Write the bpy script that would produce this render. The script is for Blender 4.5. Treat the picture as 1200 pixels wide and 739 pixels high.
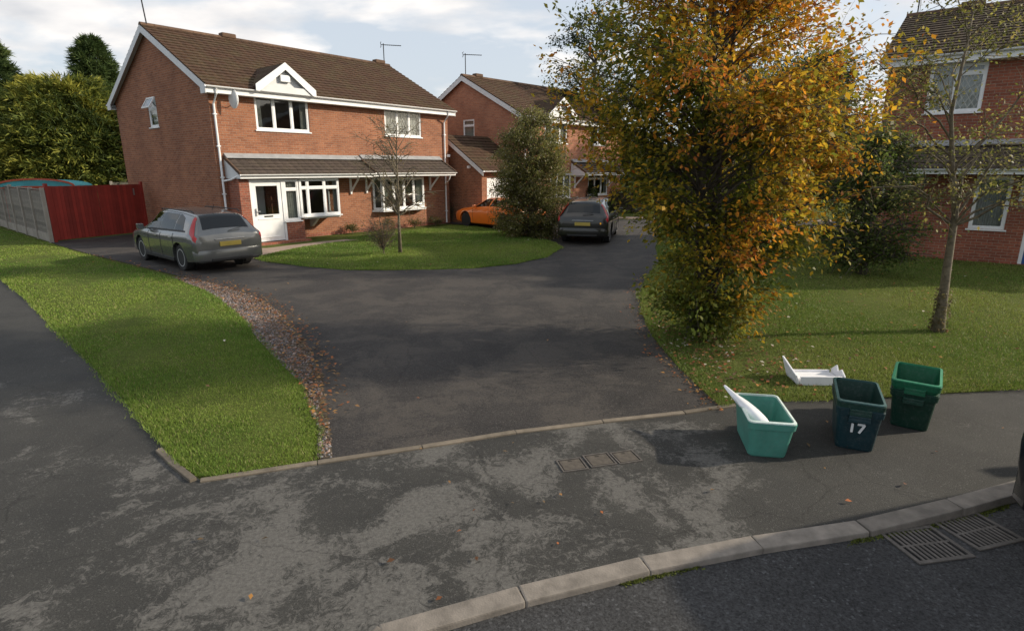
import bpy, bmesh, math, random
import numpy as np
from math import sin, cos, pi, radians, hypot
from mathutils import Vector, Matrix

S = bpy.context.scene
for o in list(bpy.data.objects): bpy.data.objects.remove(o)
col = S.collection

# ------------------------------------------------------------------ camera, sky, sun, exposure
CAM_H, PITCH, FPX = 2.5, radians(14.3), 675.0
cam = bpy.data.cameras.new('camera'); camo = bpy.data.objects.new('camera', cam); col.objects.link(camo)
cam.sensor_width = 36; cam.lens = 36 * FPX / 1200; cam.clip_end = 3000; cam.clip_start = .05
camo.location = (0, 0, CAM_H); camo.rotation_euler = (pi / 2 - PITCH, 0, 0)
S.camera = camo
S.view_settings.view_transform = 'Standard'; S.view_settings.look = 'None'
S.view_settings.gamma = 1; S.view_settings.exposure = 0.60; S.view_settings.use_curve_mapping = False

SUN_AZ = math.atan2(.99, .10)          # heading of the sun, clockwise from +Y
SUN_EL = radians(24)
W = bpy.data.worlds.new('World'); S.world = W; W.use_nodes = True
nt = W.node_tree; nt.nodes.clear()
def N(nt, t, **k):
    n = nt.nodes.new(t)
    for a, b in k.items():
        if a.startswith('i_'):
            key = a[2:].replace('_', ' ')
            n.inputs[key].default_value = b
        else: setattr(n, a, b)
    return n
sky = N(nt, 'ShaderNodeTexSky', sky_type='NISHITA', sun_disc=False, sun_elevation=SUN_EL, sun_rotation=SUN_AZ,
        altitude=50, air_density=1.0, dust_density=2.5, ozone_density=1.5)
tc = N(nt, 'ShaderNodeTexCoord')
sep = N(nt, 'ShaderNodeSeparateXYZ'); nt.links.new(tc.outputs['Generated'], sep.inputs[0])
addz = N(nt, 'ShaderNodeMath', operation='ADD'); addz.inputs[1].default_value = .22
nt.links.new(sep.outputs['Z'], addz.inputs[0])
mx = N(nt, 'ShaderNodeMath', operation='MAXIMUM'); mx.inputs[1].default_value = .05
nt.links.new(addz.outputs[0], mx.inputs[0])
dv = N(nt, 'ShaderNodeVectorMath', operation='DIVIDE')
cmb = N(nt, 'ShaderNodeCombineXYZ')
for i in range(3): nt.links.new(mx.outputs[0], cmb.inputs[i])
nt.links.new(tc.outputs['Generated'], dv.inputs[0]); nt.links.new(cmb.outputs[0], dv.inputs[1])
mp = N(nt, 'ShaderNodeMapping'); mp.inputs['Location'].default_value = (.35, 2.2, 0); mp.inputs['Scale'].default_value = (1, 1.25, 1)
nt.links.new(dv.outputs[0], mp.inputs[0])
n1 = N(nt, 'ShaderNodeTexNoise'); n1.inputs['Scale'].default_value = 1.35; n1.inputs['Detail'].default_value = 9
n1.inputs['Roughness'].default_value = .52; n1.inputs['Distortion'].default_value = .15
nt.links.new(mp.outputs[0], n1.inputs['Vector'])
cr = N(nt, 'ShaderNodeValToRGB'); cr.color_ramp.elements[0].position = .51; cr.color_ramp.elements[1].position = .62
nt.links.new(n1.outputs['Fac'], cr.inputs[0])
n2 = N(nt, 'ShaderNodeTexNoise'); n2.inputs['Scale'].default_value = 2.4; n2.inputs['Detail'].default_value = 7
nt.links.new(mp.outputs[0], n2.inputs['Vector'])
cr2 = N(nt, 'ShaderNodeValToRGB'); cr2.color_ramp.elements[0].position = .3; cr2.color_ramp.elements[1].position = .68
cr2.color_ramp.elements[0].color = (3.4, 3.45, 3.6, 1); cr2.color_ramp.elements[1].color = (6.5, 6.1, 5.7, 1)
nt.links.new(n2.outputs['Fac'], cr2.inputs[0])
hz = N(nt, 'ShaderNodeMix', data_type='RGBA'); hz.inputs[0].default_value = .76      # thin high veil over the blue
hz.inputs[7].default_value = (3.55, 3.8, 4.1, 1)
nt.links.new(sky.outputs[0], hz.inputs[6])
mixc = N(nt, 'ShaderNodeMix', data_type='RGBA')
mlt = N(nt, 'ShaderNodeMath', operation='MULTIPLY'); mlt.inputs[1].default_value = .9
nt.links.new(cr.outputs[0], mlt.inputs[0]); nt.links.new(mlt.outputs[0], mixc.inputs[0])
nt.links.new(hz.outputs[2], mixc.inputs[6]); nt.links.new(cr2.outputs[0], mixc.inputs[7])
bg = N(nt, 'ShaderNodeBackground'); bg.inputs['Strength'].default_value = .134
out = N(nt, 'ShaderNodeOutputWorld')
nt.links.new(mixc.outputs[2], bg.inputs[0]); nt.links.new(bg.outputs[0], out.inputs[0])

sun = bpy.data.lights.new('sun', 'SUN'); suno = bpy.data.objects.new('sun', sun); col.objects.link(suno)
sun.energy = 3.6; sun.angle = radians(1.2); sun.color = (1, .88, .7)
sd = Vector((sin(SUN_AZ) * cos(SUN_EL), cos(SUN_AZ) * cos(SUN_EL), sin(SUN_EL)))
suno.rotation_euler = sd.to_track_quat('Z', 'Y').to_euler(); suno.location = sd * 60

# ------------------------------------------------------------------ helpers
def ray(px, py):
    fw = Vector((0, cos(PITCH), -sin(PITCH))); up = Vector((0, sin(PITCH), cos(PITCH)))
    return fw + Vector((1, 0, 0)) * (px - 600) / FPX + up * (369.5 - py) / FPX
def G(px, py, z=0.0):
    "surveyed ground point"
    d = ray(px, py); t = (z - CAM_H) / d.z
    return (d.x * t, d.y * t)

def tag(o, label=None, cat=None, group=None, kind=None):
    if label: o['label'] = label
    if cat: o['category'] = cat
    if group: o['group'] = group
    if kind: o['kind'] = kind
    return o
def empty(name, loc=(0, 0, 0), rz=0, **k):
    o = bpy.data.objects.new(name, None); col.objects.link(o); o.location = loc; o.rotation_euler = (0, 0, rz)
    o.empty_display_size = .2
    return tag(o, **k)
def kids(o): return [c for c in bpy.data.objects if c.parent == o]
def copy_tree(o, parent=None, name=None):
    c = o.copy(); col.objects.link(c); c.parent = parent
    for ch in kids(o): copy_tree(ch, c)
    return c

class MB:
    def __init__(s): s.v = []; s.f = []; s.m = []
    def add(s, vs, fs, mi=0):
        b = len(s.v); s.v += [tuple(v) for v in vs]; s.f += [tuple(b + i for i in f) for f in fs]; s.m += [mi] * len(fs); return s
    def quad(s, a, b, c, d, mi=0): return s.add([a, b, c, d], [(0, 1, 2, 3)], mi)
    def box(s, x0, x1, y0, y1, z0, z1, mi=0):
        return s.add([(x0, y0, z0), (x1, y0, z0), (x1, y1, z0), (x0, y1, z0), (x0, y0, z1), (x1, y0, z1), (x1, y1, z1), (x0, y1, z1)],
                     [(0, 3, 2, 1), (4, 5, 6, 7), (0, 1, 5, 4), (1, 2, 6, 5), (2, 3, 7, 6), (3, 0, 4, 7)], mi)
    def hexa(s, p, mi=0):
        return s.add(p, [(0, 3, 2, 1), (4, 5, 6, 7), (0, 1, 5, 4), (1, 2, 6, 5), (2, 3, 7, 6), (3, 0, 4, 7)], mi)
    def prism(s, pts, off, mi=0):
        n = len(pts); off = Vector(off); P = [Vector(p) for p in pts]
        return s.add(P + [p + off for p in P], [tuple(range(n))[::-1], tuple(range(n, 2 * n))] +
                     [(i, (i + 1) % n, n + (i + 1) % n, n + i) for i in range(n)], mi)
    def bar(s, p, q, w, h, upv=(0, 0, 1), mi=0):
        p = Vector(p); q = Vector(q); d = (q - p).normalized(); u = Vector(upv); r = d.cross(u).normalized(); u = r.cross(d)
        r = r * w / 2; u = u * h / 2
        return s.hexa([p - r - u, p + r - u, q + r - u, q - r - u, p - r + u, p + r + u, q + r + u, q - r + u], mi)
    def tube(s, pts, rad, n=8, mi=0, cap=True):
        P = [Vector(p) for p in pts]; R = rad if hasattr(rad, '__len__') else [rad] * len(P)
        b = len(s.v); ref = Vector((0, 0, 1))
        for i, p in enumerate(P):
            d = (P[min(i + 1, len(P) - 1)] - P[max(i - 1, 0)]).normalized()
            rf = ref if abs(d.dot(ref)) < .95 else Vector((1, 0, 0))
            r = d.cross(rf).normalized(); u = r.cross(d)
            for k in range(n):
                a = 2 * pi * k / n; s.v.append(tuple(p + (r * cos(a) + u * sin(a)) * R[i]))
        for i in range(len(P) - 1):
            for k in range(n):
                s.f.append((b + i * n + k, b + i * n + (k + 1) % n, b + (i + 1) * n + (k + 1) % n, b + (i + 1) * n + k)); s.m.append(mi)
        if cap:
            s.f.append(tuple(b + k for k in range(n))[::-1]); s.m.append(mi)
            e = b + (len(P) - 1) * n; s.f.append(tuple(e + k for k in range(n))); s.m.append(mi)
        return s
    def build(s, name, mats, parent=None, bevel=0, smooth=False, loc=None, rz=None, recalc=True, **k):
        me = bpy.data.meshes.new(name)
        bm = bmesh.new(); V = [bm.verts.new(v) for v in s.v]
        for f, mi in zip(s.f, s.m):
            if len(set(f)) < 3: continue
            try: F = bm.faces.new([V[i] for i in f]); F.material_index = mi; F.smooth = smooth
            except ValueError: pass
        if recalc: bmesh.ops.recalc_face_normals(bm, faces=bm.faces)
        if bevel:
            bmesh.ops.bevel(bm, geom=[e for e in bm.edges if len(e.link_faces) == 2 and e.calc_face_angle(0) > .5], offset=bevel, segments=2, affect='EDGES', profile=.6, clamp_overlap=True)
        uv = bm.loops.layers.uv.new('UVMap')
        bm.normal_update()
        for F in bm.faces:
            n = F.normal
            for l in F.loops:
                c = l.vert.co
                if abs(n.z) > .72: l[uv].uv = (c.x, c.y)
                elif abs(n.x) > abs(n.y): l[uv].uv = (c.y, c.z)
                else: l[uv].uv = (c.x, c.z)
        bm.to_mesh(me); bm.free()
        for m in (mats if isinstance(mats, (list, tuple)) else [mats]): me.materials.append(m)
        o = bpy.data.objects.new(name, me); col.objects.link(o)
        if parent: o.parent = parent
        if loc: o.location = loc
        if rz is not None: o.rotation_euler = (0, 0, rz)
        return tag(o, **k)

def np_mesh(name, V, F, mat, parent=None, colr=None, smooth=False, **k):
    "V (n,3); F (m,k) constant-size faces; colr (n,3) per-vertex colour"
    me = bpy.data.meshes.new(name); V = np.asarray(V, np.float32); F = np.asarray(F, np.int32)
    me.vertices.add(len(V)); me.vertices.foreach_set('co', V.ravel())
    kk = F.shape[1]; me.loops.add(F.size); me.loops.foreach_set('vertex_index', F.ravel())
    me.polygons.add(len(F)); me.polygons.foreach_set('loop_start', np.arange(0, F.size, kk, dtype=np.int32))
    me.update(calc_edges=True)
    if smooth: me.polygons.foreach_set('use_smooth', np.ones(len(F), bool))
    if colr is not None:
        a = me.attributes.new('Col', 'FLOAT_COLOR', 'POINT')
        c = np.ones((len(V), 4), np.float32); c[:, :3] = colr; a.data.foreach_set('color', c.ravel())
    me.materials.append(mat)
    o = bpy.data.objects.new(name, me); col.objects.link(o)
    if parent: o.parent = parent
    return tag(o, **k)

# ------------------------------------------------------------------ materials
def newmat(name):
    m = bpy.data.materials.new(name); m.use_nodes = True; n = m.node_tree; n.nodes.clear()
    o = n.nodes.new('ShaderNodeOutputMaterial'); b = n.nodes.new('ShaderNodeBsdfPrincipled')
    n.links.new(b.outputs[0], o.inputs[0]); return m, n, b, o
def ramp(n, stops):
    r = n.nodes.new('ShaderNodeValToRGB'); e = r.color_ramp.elements
    while len(e) < len(stops): e.new(.5)
    for i, (p, c) in enumerate(stops): e[i].position = p; e[i].color = (*c, 1) if len(c) == 3 else c
    return r
def noise(n, scale, detail=4, rough=.5, coord='Object', vec=None, dist=0):
    t = n.nodes.new('ShaderNodeTexNoise'); t.inputs['Scale'].default_value = scale; t.inputs['Detail'].default_value = detail
    t.inputs['Roughness'].default_value = rough; t.inputs['Distortion'].default_value = dist
    if vec is None:
        c = n.nodes.new('ShaderNodeTexCoord'); vec = c.outputs[coord]
    n.links.new(vec, t.inputs['Vector']); return t
def mix(n, f, a, b, mode='MIX'):
    m = n.nodes.new('ShaderNodeMix'); m.data_type = 'RGBA'; m.blend_type = mode
    for i, x in ((0, f), (6, a), (7, b)):
        if hasattr(x, 'links'): n.links.new(x, m.inputs[i])
        elif i == 0: m.inputs[0].default_value = x
        else: m.inputs[i].default_value = (*x, 1)
    return m.outputs[2]
def bump(n, b, h, s=.3, d=.01):
    u = n.nodes.new('ShaderNodeBump'); u.inputs['Strength'].default_value = s; u.inputs['Distance'].default_value = d
    n.links.new(h, u.inputs['Height']); n.links.new(u.outputs[0], b.inputs['Normal'])
def paint(name, c, rough=.5, var=.12, scale=6, metal=0, bmp=0, coat=0, spec=.5):
    m, n, b, o = newmat(name)
    t = noise(n, scale, 5, .6)
    r = ramp(n, [(.3, tuple(x * (1 - var) for x in c)), (.7, tuple(min(1, x * (1 + var * .7)) for x in c))])
    n.links.new(t.outputs[0], r.inputs[0]); n.links.new(r.outputs[0], b.inputs['Base Color'])
    b.inputs['Roughness'].default_value = rough; b.inputs['Metallic'].default_value = metal
    b.inputs['Coat Weight'].default_value = coat; b.inputs['Specular IOR Level'].default_value = spec
    if bmp:
        t2 = noise(n, scale * 12, 3); bump(n, b, t2.outputs[0], bmp, .003)
    return m
def brick_mat(name, c1, c2, mortar=(.30, .25, .2)):
    m, n, b, o = newmat(name)
    uv = n.nodes.new('ShaderNodeTexCoord').outputs['UV']
    t = n.nodes.new('ShaderNodeTexBrick'); n.links.new(uv, t.inputs['Vector'])
    t.inputs['Scale'].default_value = 1; t.inputs['Brick Width'].default_value = .225; t.inputs['Row Height'].default_value = .075
    t.inputs['Mortar Size'].default_value = .006; t.inputs['Mortar Smooth'].default_value = .3; t.inputs['Bias'].default_value = -.1
    t.inputs['Color1'].default_value = (*c1, 1); t.inputs['Color2'].default_value = (*c2, 1); t.inputs['Mortar'].default_value = (*mortar, 1)
    big = noise(n, .9, 5, .6); sm = noise(n, 22, 3, .6)
    r1 = ramp(n, [(.3, (.78, .78, .8)), (.7, (1.15, 1.12, 1.08))]); n.links.new(big.outputs[0], r1.inputs[0])
    r2 = ramp(n, [(.3, (.72, .74, .78)), (.72, (1.22, 1.18, 1.12))]); n.links.new(sm.outputs[0], r2.inputs[0])
    c = mix(n, 1, t.outputs['Color'], r1.outputs[0], 'MULTIPLY'); c = mix(n, 1, c, r2.outputs[0], 'MULTIPLY')
    ef = noise(n, 5, 7, .75); er = ramp(n, [(.58, (0, 0, 0)), (.78, (.45, .45, .45))]); n.links.new(ef.outputs[0], er.inputs[0]); c = mix(n, er.outputs[0], c, (.42, .33, .26))
    n.links.new(c, b.inputs['Base Color']); b.inputs['Roughness'].default_value = .9; b.inputs['Specular IOR Level'].default_value = .2
    iv = n.nodes.new('ShaderNodeMath'); iv.operation = 'SUBTRACT'; iv.inputs[0].default_value = 1; n.links.new(t.outputs['Fac'], iv.inputs[1])
    bump(n, b, iv.outputs[0], .6, .006)
    return m
def tile_mat(name, c1, c2, moss=(.09, .085, .04), mossamt=.5):
    m, n, b, o = newmat(name)
    uv = n.nodes.new('ShaderNodeTexCoord').outputs['UV']
    t = n.nodes.new('ShaderNodeTexBrick'); n.links.new(uv, t.inputs['Vector'])
    t.inputs['Scale'].default_value = 1; t.inputs['Brick Width'].default_value = .3; t.inputs['Row Height'].default_value = .27
    t.inputs['Mortar Size'].default_value = .006; t.offset = 0
    t.inputs['Color1'].default_value = (*c1, 1); t.inputs['Color2'].default_value = (*c2, 1); t.inputs['Mortar'].default_value = (.02, .016, .013, 1)
    sm = noise(n, 1.6, 8, .7); r = ramp(n, [(.45, (0, 0, 0)), (.75, (mossamt,) * 3)]); n.links.new(sm.outputs[0], r.inputs[0])
    s2 = noise(n, 14, 4, .7); r2 = ramp(n, [(.3, (.65, .65, .65)), (.7, (1.3, 1.3, 1.3))]); n.links.new(s2.outputs[0], r2.inputs[0])
    c = mix(n, r.outputs[0], t.outputs['Color'], moss); c = mix(n, 1, c, r2.outputs[0], 'MULTIPLY')
    n.links.new(c, b.inputs['Base Color']); b.inputs['Roughness'].default_value = .9; b.inputs['Specular IOR Level'].default_value = .15
    w = n.nodes.new('ShaderNodeTexWave'); w.inputs['Scale'].default_value = 1.05; n.links.new(uv, w.inputs['Vector'])
    bump(n, b, w.outputs['Fac'], .5, .02)
    return m
def attr_leaf(name, transl=.35, rough=.55, mul=1.0):
    m, n, b, o = newmat(name)
    a = n.nodes.new('ShaderNodeAttribute'); a.attribute_name = 'Col'
    c = mix(n, 1, a.outputs['Color'], (mul, mul, mul), 'MULTIPLY')
    n.links.new(c, b.inputs['Base Color']); b.inputs['Roughness'].default_value = rough; b.inputs['Specular IOR Level'].default_value = .3
    t = n.nodes.new('ShaderNodeBsdfTranslucent'); n.links.new(c, t.inputs[0])
    s = n.nodes.new('ShaderNodeMixShader'); s.inputs[0].default_value = transl
    n.links.new(b.outputs[0], s.inputs[1]); n.links.new(t.outputs[0], s.inputs[2]); n.links.new(s.outputs[0], o.inputs[0])
    return m
def glass_mat(name, tint=(.62, .66, .66), tr=.55, gr=.03, f0=.09, fk=.8):
    m, n, b, o = newmat(name); n.nodes.remove(b)
    t = n.nodes.new('ShaderNodeBsdfTransparent'); t.inputs[0].default_value = (*tint, 1)
    g = n.nodes.new('ShaderNodeBsdfGlossy'); g.inputs['Roughness'].default_value = gr; g.inputs[0].default_value = (.9, .93, .95, 1)
    lw = n.nodes.new('ShaderNodeLayerWeight'); pw_ = n.nodes.new('ShaderNodeMath'); pw_.operation = 'POWER'; pw_.inputs[1].default_value = 4; n.links.new(lw.outputs['Facing'], pw_.inputs[0]); f = n.nodes.new('ShaderNodeMath'); f.operation = 'MULTIPLY_ADD'; f.inputs[1].default_value = fk; f.inputs[2].default_value = f0; lw.inputs[0].default_value = .5; n.links.new(pw_.outputs[0], f.inputs[0])
    ns = noise(n, 1.5, 2); bp = n.nodes.new('ShaderNodeBump'); bp.inputs['Strength'].default_value = .08; bp.inputs['Distance'].default_value = .02
    n.links.new(ns.outputs[0], bp.inputs['Height']); n.links.new(bp.outputs[0], g.inputs['Normal'])
    s = n.nodes.new('ShaderNodeMixShader'); n.links.new(f.outputs[0], s.inputs[0]); n.links.new(t.outputs[0], s.inputs[1]); n.links.new(g.outputs[0], s.inputs[2])
    n.links.new(s.outputs[0], o.inputs[0]); return m

M = {}
M['brick'] = brick_mat('brick', (.335, .145, .080), (.235, .095, .055))
M['brick2'] = brick_mat('brick2', (.42, .19, .115), (.33, .135, .085))
M['brick3'] = brick_mat('brick3', (.33, .115, .072), (.22, .078, .053))
M['tile'] = tile_mat('roof_tile', (.082, .046, .030), (.064, .037, .025))
M['tile_grey'] = tile_mat('canopy_tile', (.095, .074, .062), (.070, .056, .049), mossamt=.25)
M['tile3'] = tile_mat('roof_tile_dark', (.085, .06, .042), (.055, .038, .03), moss=(.11, .10, .05))
M['ridge'] = paint('ridge_tile', (.10, .058, .035), .9, .35, 4)
M['white'] = paint('white_upvc', (.78, .79, .80), .35, .06, 3)
M['soffit'] = paint('painted_board', (.62, .63, .64), .5, .08, 3)
M['lead'] = paint('lead_flashing', (.30, .31, .32), .6, .2, 4)
M['glass'] = glass_mat('window_glass')
M['cglass'] = glass_mat('car_glass', (.10, .12, .12), gr=.02, f0=.045, fk=.5)
M['curtain'] = paint('net_curtain', (.55, .54, .50), .9, .15, 9)
M['wood_int'] = paint('interior', (.32, .27, .20), .9)
M['dark'] = paint('dark_plastic', (.012, .012, .013), .6)
M['metal'] = paint('galvanised', (.35, .36, .37), .4, .15, 5, .8)
M['iron'] = paint('cast_iron', (.11, .098, .088), .7, .35, 18, .2, .3); M['pit'] = paint('pit', (.004, .004, .004), .95)
M['rubber'] = paint('tyre_rubber', (.018, .018, .019), .8)
M['rim'] = paint('alloy', (.52, .53, .55), .35, .1, 5, .25)
M['rim_dark'] = paint('dark_alloy', (.03, .03, .032), .4, .1, 5, .6)
M['red_glass'] = paint('tail_lamp', (.36, .006, .008), .35, .1, 6, coat=.15)
M['clear_lamp'] = paint('clear_lamp', (.6, .6, .6), .15, .1, 6, coat=1)
M['plate'] = paint('number_plate', (.42, .31, .06), .5, .1)
M['car_grey'] = paint('grey_car_paint', (.120, .125, .126), .26, .06, 3, .45, coat=.9)
M['car_grey2'] = paint('brown_grey_car_paint', (.022, .021, .019), .3, .08, 3, .5, coat=.8)
M['car_orange'] = paint('orange_car_paint', (.80, .17, .018), .3, .05, 3, .0, coat=.8)
M['car_black'] = paint('black_car_paint', (.008, .009, .014), .2, .1, 3, .0, coat=1)
M['bark'] = paint('bark', (.12, .095, .07), .95, .45, 12, bmp=1)
M['bark_dark'] = paint('bark_dark', (.085, .07, .055), .95, .45, 12, bmp=1)
M['bark_lichen'] = paint('bark_lichen', (.15, .125, .085), .95, .5, 16, bmp=1)
M['leaf'] = attr_leaf('leaf', .55)
M['needle'] = attr_leaf('needle', .3, .7)
M['blade'] = attr_leaf('grass_blade', .3, .6)
M['litter'] = attr_leaf('dead_leaf', .15, .7)
M['stone'] = attr_leaf('pebble', 0, .8)

def asphalt(name, base, speck=.5, patches=None, sc=1.0, coarse=90, mask=None):
    m, n, b, o = newmat(name)
    co = n.nodes.new('ShaderNodeTexCoord').outputs['Object']
    fine = noise(n, coarse, 4, .85, vec=co); fr = ramp(n, [(.32, (1 - speck,) * 3), (.68, (1 + speck,) * 3)]); n.links.new(fine.outputs[0], fr.inputs[0])
    med = noise(n, 1.1 * sc, 7, .65, vec=co); mr = ramp(n, [(.3, (.72, .72, .74)), (.7, (1.3, 1.28, 1.25))]); n.links.new(med.outputs[0], mr.inputs[0])
    c = mix(n, 1, base, fr.outputs[0], 'MULTIPLY'); c = mix(n, 1, c, mr.outputs[0], 'MULTIPLY')
    vo = n.nodes.new('ShaderNodeTexVoronoi'); vo.inputs['Scale'].default_value = coarse * 1.25; n.links.new(co, vo.inputs['Vector'])
    vr = ramp(n, [(.95, (0, 0, 0)), (.985, (.7, .7, .7))]); sp = n.nodes.new('ShaderNodeSeparateColor'); n.links.new(vo.outputs['Color'], sp.inputs[0]); n.links.new(sp.outputs[0], vr.inputs[0])
    c = mix(n, vr.outputs[0], c, tuple(min(1, x * 2.6) for x in base))
    h = fine.outputs[0]
    if patches:
        pc, lo, hi = patches
        p1 = noise(n, 1.05, 5, .65, vec=co, dist=.5); p2 = noise(n, 11, 9, .86, vec=co, dist=1.6)
        ad = n.nodes.new('ShaderNodeMath'); ad.operation = 'MULTIPLY_ADD'; ad.inputs[1].default_value = .85
        n.links.new(p2.outputs[0], ad.inputs[0])
        if mask:
            sx = n.nodes.new('ShaderNodeSeparateXYZ'); n.links.new(co, sx.inputs[0]); prev = p1.outputs[0]
            for ax, f0, f1, amt in mask:
                mr_ = n.nodes.new('ShaderNodeMapRange'); mr_.interpolation_type = 'SMOOTHSTEP'; n.links.new(sx.outputs[ax], mr_.inputs[0])
                mr_.inputs[1].default_value = f0; mr_.inputs[2].default_value = f1; mr_.inputs[3].default_value = 0; mr_.inputs[4].default_value = amt
                sb = n.nodes.new('ShaderNodeMath'); sb.operation = 'SUBTRACT'; n.links.new(prev, sb.inputs[0]); n.links.new(mr_.outputs[0], sb.inputs[1]); prev = sb.outputs[0]
            n.links.new(prev, ad.inputs[2])
        else: n.links.new(p1.outputs[0], ad.inputs[2])
        pr = ramp(n, [(lo, (0, 0, 0)), (hi, (.85,) * 3)]); n.links.new(ad.outputs[0], pr.inputs[0])
        pn = noise(n, 40, 3, .6, vec=co); pn2 = ramp(n, [(.3, tuple(x * .66 for x in pc)), (.7, tuple(x * 1.25 for x in pc))]); n.links.new(pn.outputs[0], pn2.inputs[0])
        c = mix(n, pr.outputs[0], c, pn2.outputs[0])
        # worn cracks
        vc = n.nodes.new('ShaderNodeTexVoronoi'); vc.feature = 'DISTANCE_TO_EDGE'; vc.inputs['Scale'].default_value = .75
        wn = noise(n, 5, 5, .7, vec=co); wa = mix(n, .09, co, wn.outputs['Color'], 'LINEAR_LIGHT'); n.links.new(wa, vc.inputs['Vector'])
        cr_ = ramp(n, [(.0, (.55, .55, .55)), (.006, (1, 1, 1))]); n.links.new(vc.outputs['Distance'], cr_.inputs[0])
        c = mix(n, 1, c, cr_.outputs[0], 'MULTIPLY')
    n.links.new(c, b.inputs['Base Color']); b.inputs['Roughness'].default_value = .82; b.inputs['Specular IOR Level'].default_value = .35
    bump(n, b, h, .7, .006)
    return m
M['footway'] = asphalt('footway_asphalt', (.034, .0335, .031), .6, ((.118, .113, .104), .905, .97), mask=(('X', 1.5, 2.7, .2), ('X', -2.2, -4.5, .10), ('Y', 5.2, 8, .1)))
M['footway_side'] = asphalt('side_footway_asphalt', (.028, .0285, .030), .4, ((.075, .074, .072), .88, .95))
M['drive'] = asphalt('drive_asphalt', (.031, .0280, .0265), .9, ((.062, .054, .047), .90, 1.25), coarse=62)
M['road'] = asphalt('road_asphalt', (.034, .0345, .036), .95, None, coarse=52)
M['concrete'] = paint('kerb_concrete', (.185, .163, .14), .92, .35, 7, bmp=1)
M['edging'] = paint('edging_concrete', (.15, .125, .095), .95, .35, 7, bmp=1)
M['slab'] = paint('path_slab', (.30, .22, .17), .9, .2, 3, bmp=.6)
M['soil'] = paint('soil', (.075, .058, .038), 1, .4, 9, bmp=1)
def turf(name, a, bcol, c3):
    m, n, b, o = newmat(name)
    t = noise(n, .9, 6, .7); t2 = noise(n, 26, 4, .7)
    r = ramp(n, [(.3, a), (.55, bcol), (.75, c3)]); n.links.new(t.outputs[0], r.inputs[0])
    r2 = ramp(n, [(.3, (.55, .55, .55)), (.7, (1.35, 1.35, 1.3))]); n.links.new(t2.outputs[0], r2.inputs[0])
    n.links.new(mix(n, 1, r.outputs[0], r2.outputs[0], 'MULTIPLY'), b.inputs['Base Color'])
    b.inputs['Roughness'].default_value = 1; b.inputs['Specular IOR Level'].default_value = .1
    bump(n, b, t2.outputs[0], .9, .03); return m
M['turf'] = turf('turf', (.065, .085, .02), (.09, .11, .026), (.12, .12, .04))
M['far_ground'] = turf('far_ground', (.05, .07, .025), (.06, .08, .03), (.08, .085, .035))

# ------------------------------------------------------------------ ground
def sheet(name, pts, z, mat, **k):
    bm = bmesh.new(); vs = [bm.verts.new((p[0], p[1], z)) for p in pts]; f = bm.faces.new(vs); bm.normal_update()
    if f.normal.z < 0: bmesh.ops.reverse_faces(bm, faces=[f])
    bmesh.ops.triangulate(bm, faces=bm.faces)
    me = bpy.data.meshes.new(name); bm.to_mesh(me); bm.free(); me.materials.append(mat)
    o = bpy.data.objects.new(name, me); col.objects.link(o); return tag(o, kind='structure', **k)
def cat(pts, n=6, closed=False):
    P = [Vector((p[0], p[1])) for p in pts]; out = []
    m = len(P)
    for i in range(m if closed else m - 1):
        a, b, c, d = (P[(i - 1) % m] if closed or i > 0 else P[0]), P[i], P[(i + 1) % m], (P[(i + 2) % m] if closed or i + 2 < m else P[-1])
        for k in range(n):
            t = k / n
            out.append(tuple(.5 * ((2 * b) + (c - a) * t + (2 * a - 5 * b + 4 * c - d) * t * t + (3 * b - a - 3 * c + d) * t ** 3)))
    if not closed: out.append(tuple(P[-1]))
    return out
def GP(pp): return [G(*p) for p in pp]

sheet('ground', [(-900, -900), (900, -900), (900, 900), (-900, 900)], -.12, M['far_ground'])
# back line of the kerb, left to right
kerb_px = [(440, 733), (560, 698), (683, 667.5), (818, 637), (900, 624.5), (1058, 600), (1173, 571), (1191, 566)]
KB = GP(kerb_px)
ddx, ddy = KB[-1][0] - KB[-3][0], KB[-1][1] - KB[-3][1]; L_ = hypot(ddx, ddy); ddx /= L_; ddy /= L_
right_ext = [(KB[-1][0] + a_, KB[-1][1] + b_) for a_, b_ in ((1.15, .36), (2.9, .80), (6, 1.35), (12, 2.2), (25, 3.9))]
left_ext = [(-19.5, 15.0), (-13.6, 9.6), (-9.0, 5.6), (-5.8, 3.0), (-3.6, 1.75), (-2.0, 1.72), (-1.2, 2.02)]
KB_ALL = cat(left_ext + KB + right_ext, 5)
road_z = -.045
sheet('road', [(-60, -40), (60, -40), (60, 26)] + [(p[0], p[1] - .05) for p in KB_ALL[::-1]] + [(-60, 50)], road_z, M['road'])
far = [(60, 26), (60, 90), (-60, 90), (-60, 52)]
sheet('plot_ground', KB_ALL + far, -.012, M['turf'])
lawnL_left = [(235, 560), (212, 545), (196, 525), (160, 485), (110, 430), (60, 380), (30, 350), (0, 326)]
side_edge = GP(lawnL_left) + [(-20, 19.5), (-26, 24.5)]
side_fw = [p for p in KB_ALL if p[0] < G(440, 733)[0]]
edge_px = [(235, 562), (330, 547), (400, 537), (500, 522), (600, 506), (700, 494), (780, 485), (845, 478), (875, 472)]
lawn_near = [(905, 470), (981, 468), (1050, 465), (1123, 460), (1200, 456)]
en = GP(edge_px) + GP(lawn_near)
ex, ey = en[-1][0] - en[-3][0], en[-1][1] - en[-3][1]; l_ = hypot(ex, ey)
en += [(en[-1][0] + a_, en[-1][1] + b_) for a_, b_ in ((2, .25), (6, .80), (14, 1.75), (26, 3.2))]
kb_right = [p for p in KB_ALL if p[0] >= -1.2 and p[0] < 32]
split = G(235, 562)
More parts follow.
